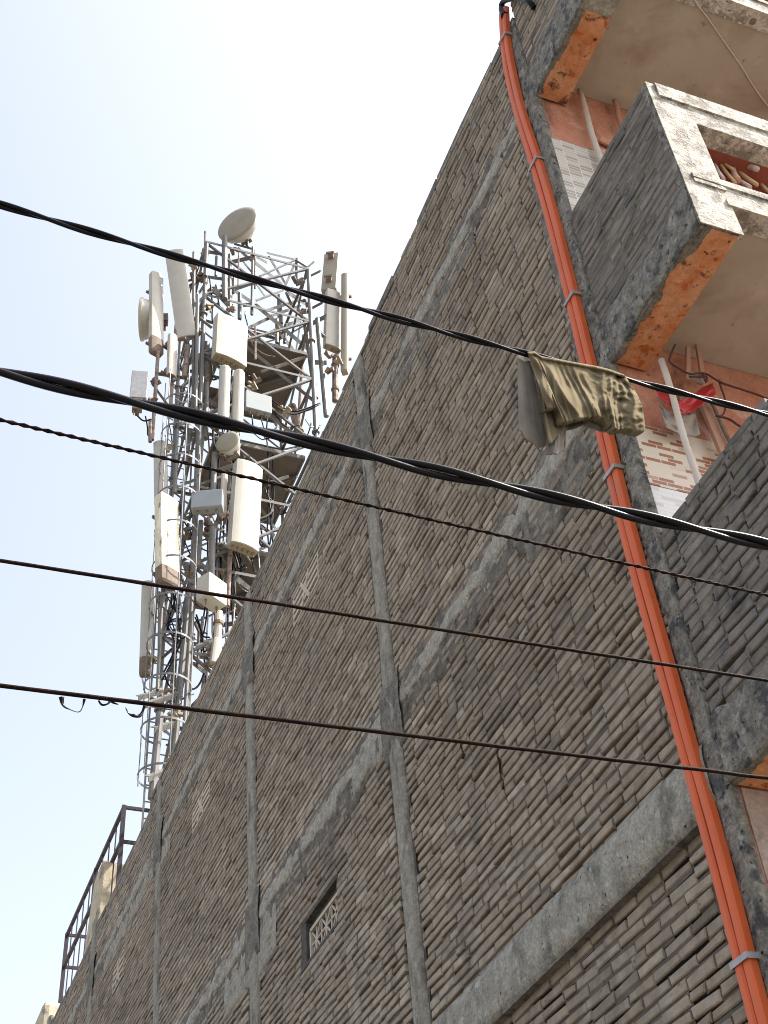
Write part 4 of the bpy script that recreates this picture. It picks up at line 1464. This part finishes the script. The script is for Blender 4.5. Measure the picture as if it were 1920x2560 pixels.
cylant('left one of the twin white cylinder antennas under the broad square panel', (703, 1178), (690, 1560))
cylant('right one of the twin white cylinder antennas under the broad square panel', (797, 1205), (783, 1585))


def dish(label, c, n, r, dep, rear=.45, m=m_radome, face=m_radome):
    n = V(n).normalized()
    c = V(c)
    t = thing('microwave_dish', c, label, 'dish antenna', 'microwave dishes on the lattice tower')
    mb = MB()
    mb.lathe(c, n, [(.0, r), (.012, r * .995), (.03, r * .8), (.042, r * .45), (.046, 0)], 48)
    build('radome', mb, face, t, smooth=True)
    mb = MB()
    mb.lathe(c, -n, [(0, r * 1.012), (.05, r * 1.012), (.055, r * .97), (dep * .5, r * .86), (dep, r * rear), (dep + .01, 0)], 48)
    build('drum', mb, m, t)
    mb = MB()
    a = n.cross(V((0, 0, 1))).normalized()
    b = a.cross(n)
    p = c - n * (dep + .09)
    mb.obox(p, a * .09, b * .12, n * .08)
    mb.obox(p - b * .02 + a * .12, a * .05, b * .16, n * .03)
    build('radio_unit', mb, m_steel_r, t)
    mb = MB()
    mb.bar(c - n * (dep + .05) - b * .1, c - n * (dep * .7) - b * (r * .75) - a * .1, .06, .06)
    mb.bar(c - n * (dep + .05), c - n * (dep + .05) - b * (r * .7), .07, .05)
    build('mount_arm', mb, m_steel, t)


dish('large beige round dish on top of the lattice tower', at(A(782, 212), 1, 13.7), (-.70, -.62, -.06), .53, .40, face=m_dish)
dish('white dish seen side-on at the far left of the tower', at(A(140, 852), 1, 14.35), (-1, .30, .0), .48, .42, .30)
dish('small beige dish above the tall bright white panel', at(B(1060, 215), 1, 13.3), (-.58, -.62, -.05), .25, .2, .75, face=m_dish)


def boxunit(label, crop_, c, y, w, h, d, yaw, m=m_boxgrey, name='radio_box', conn=3, fins=False):
    c = at(crop_(*c), 1, y)
    X, Y, Z = frame_axes(c + V((0, 0, 1)), c, yaw)
    t = thing(name, c, label, 'equipment box', 'equipment boxes on the lattice tower')
    mb = MB()
    mb.obox(c, X * w / 2, Y * d / 2, Z * h / 2)
    build('housing', mb, m, t, bevel=.012)
    if fins:
        for i in range(6):
            mb = MB()
            mb.obox(c + Y * (d / 2 + .025) + X * (w * (-.4 + .16 * i)), X * .006, Y * .024, Z * h * .45)
            build('fin', mb, m, t)
    mb = MB()
    mb.obox(c + Y * (d / 2 + .09), X * w * .2, Y * .04, Z * h * .3)
    build('bracket', mb, m_steel_r, t)
    for i in range(conn):
        mb = MB()
        mb.lathe(c - Z * h / 2 + X * w * (-.3 + .6 * i / max(1, conn - 1)), -Z, [(0, .022), (.06, .022), (.07, .014), (.12, .012), (.121, 0)], 8)
        build('connector', mb, m_browncap, t)


boxunit('flat blue-grey box right of the twin cylinder antennas', A, (922, 1415), 13.5, .56, .52, .12, 2)
boxunit('blue-grey box left of the tall bright white panel', B, (865, 810), 13.3, .58, .42, .22, -24)
boxunit('grey finned radio unit standing out at the far left of the tower', A, (128, 1300), 13.9, .34, .82, .14, -12, m_clip, fins=True, conn=2)
boxunit('small brown-grey unit below the far left radio unit', A, (116, 1430), 13.9, .2, .3, .14, -12, m_steel_r, conn=1)
boxunit('pale wedge-shaped box above the lowest cables, left of the brick edge', B, (905, 1700), 13.2, .46, .5, .3, 32, m_radome, conn=2)
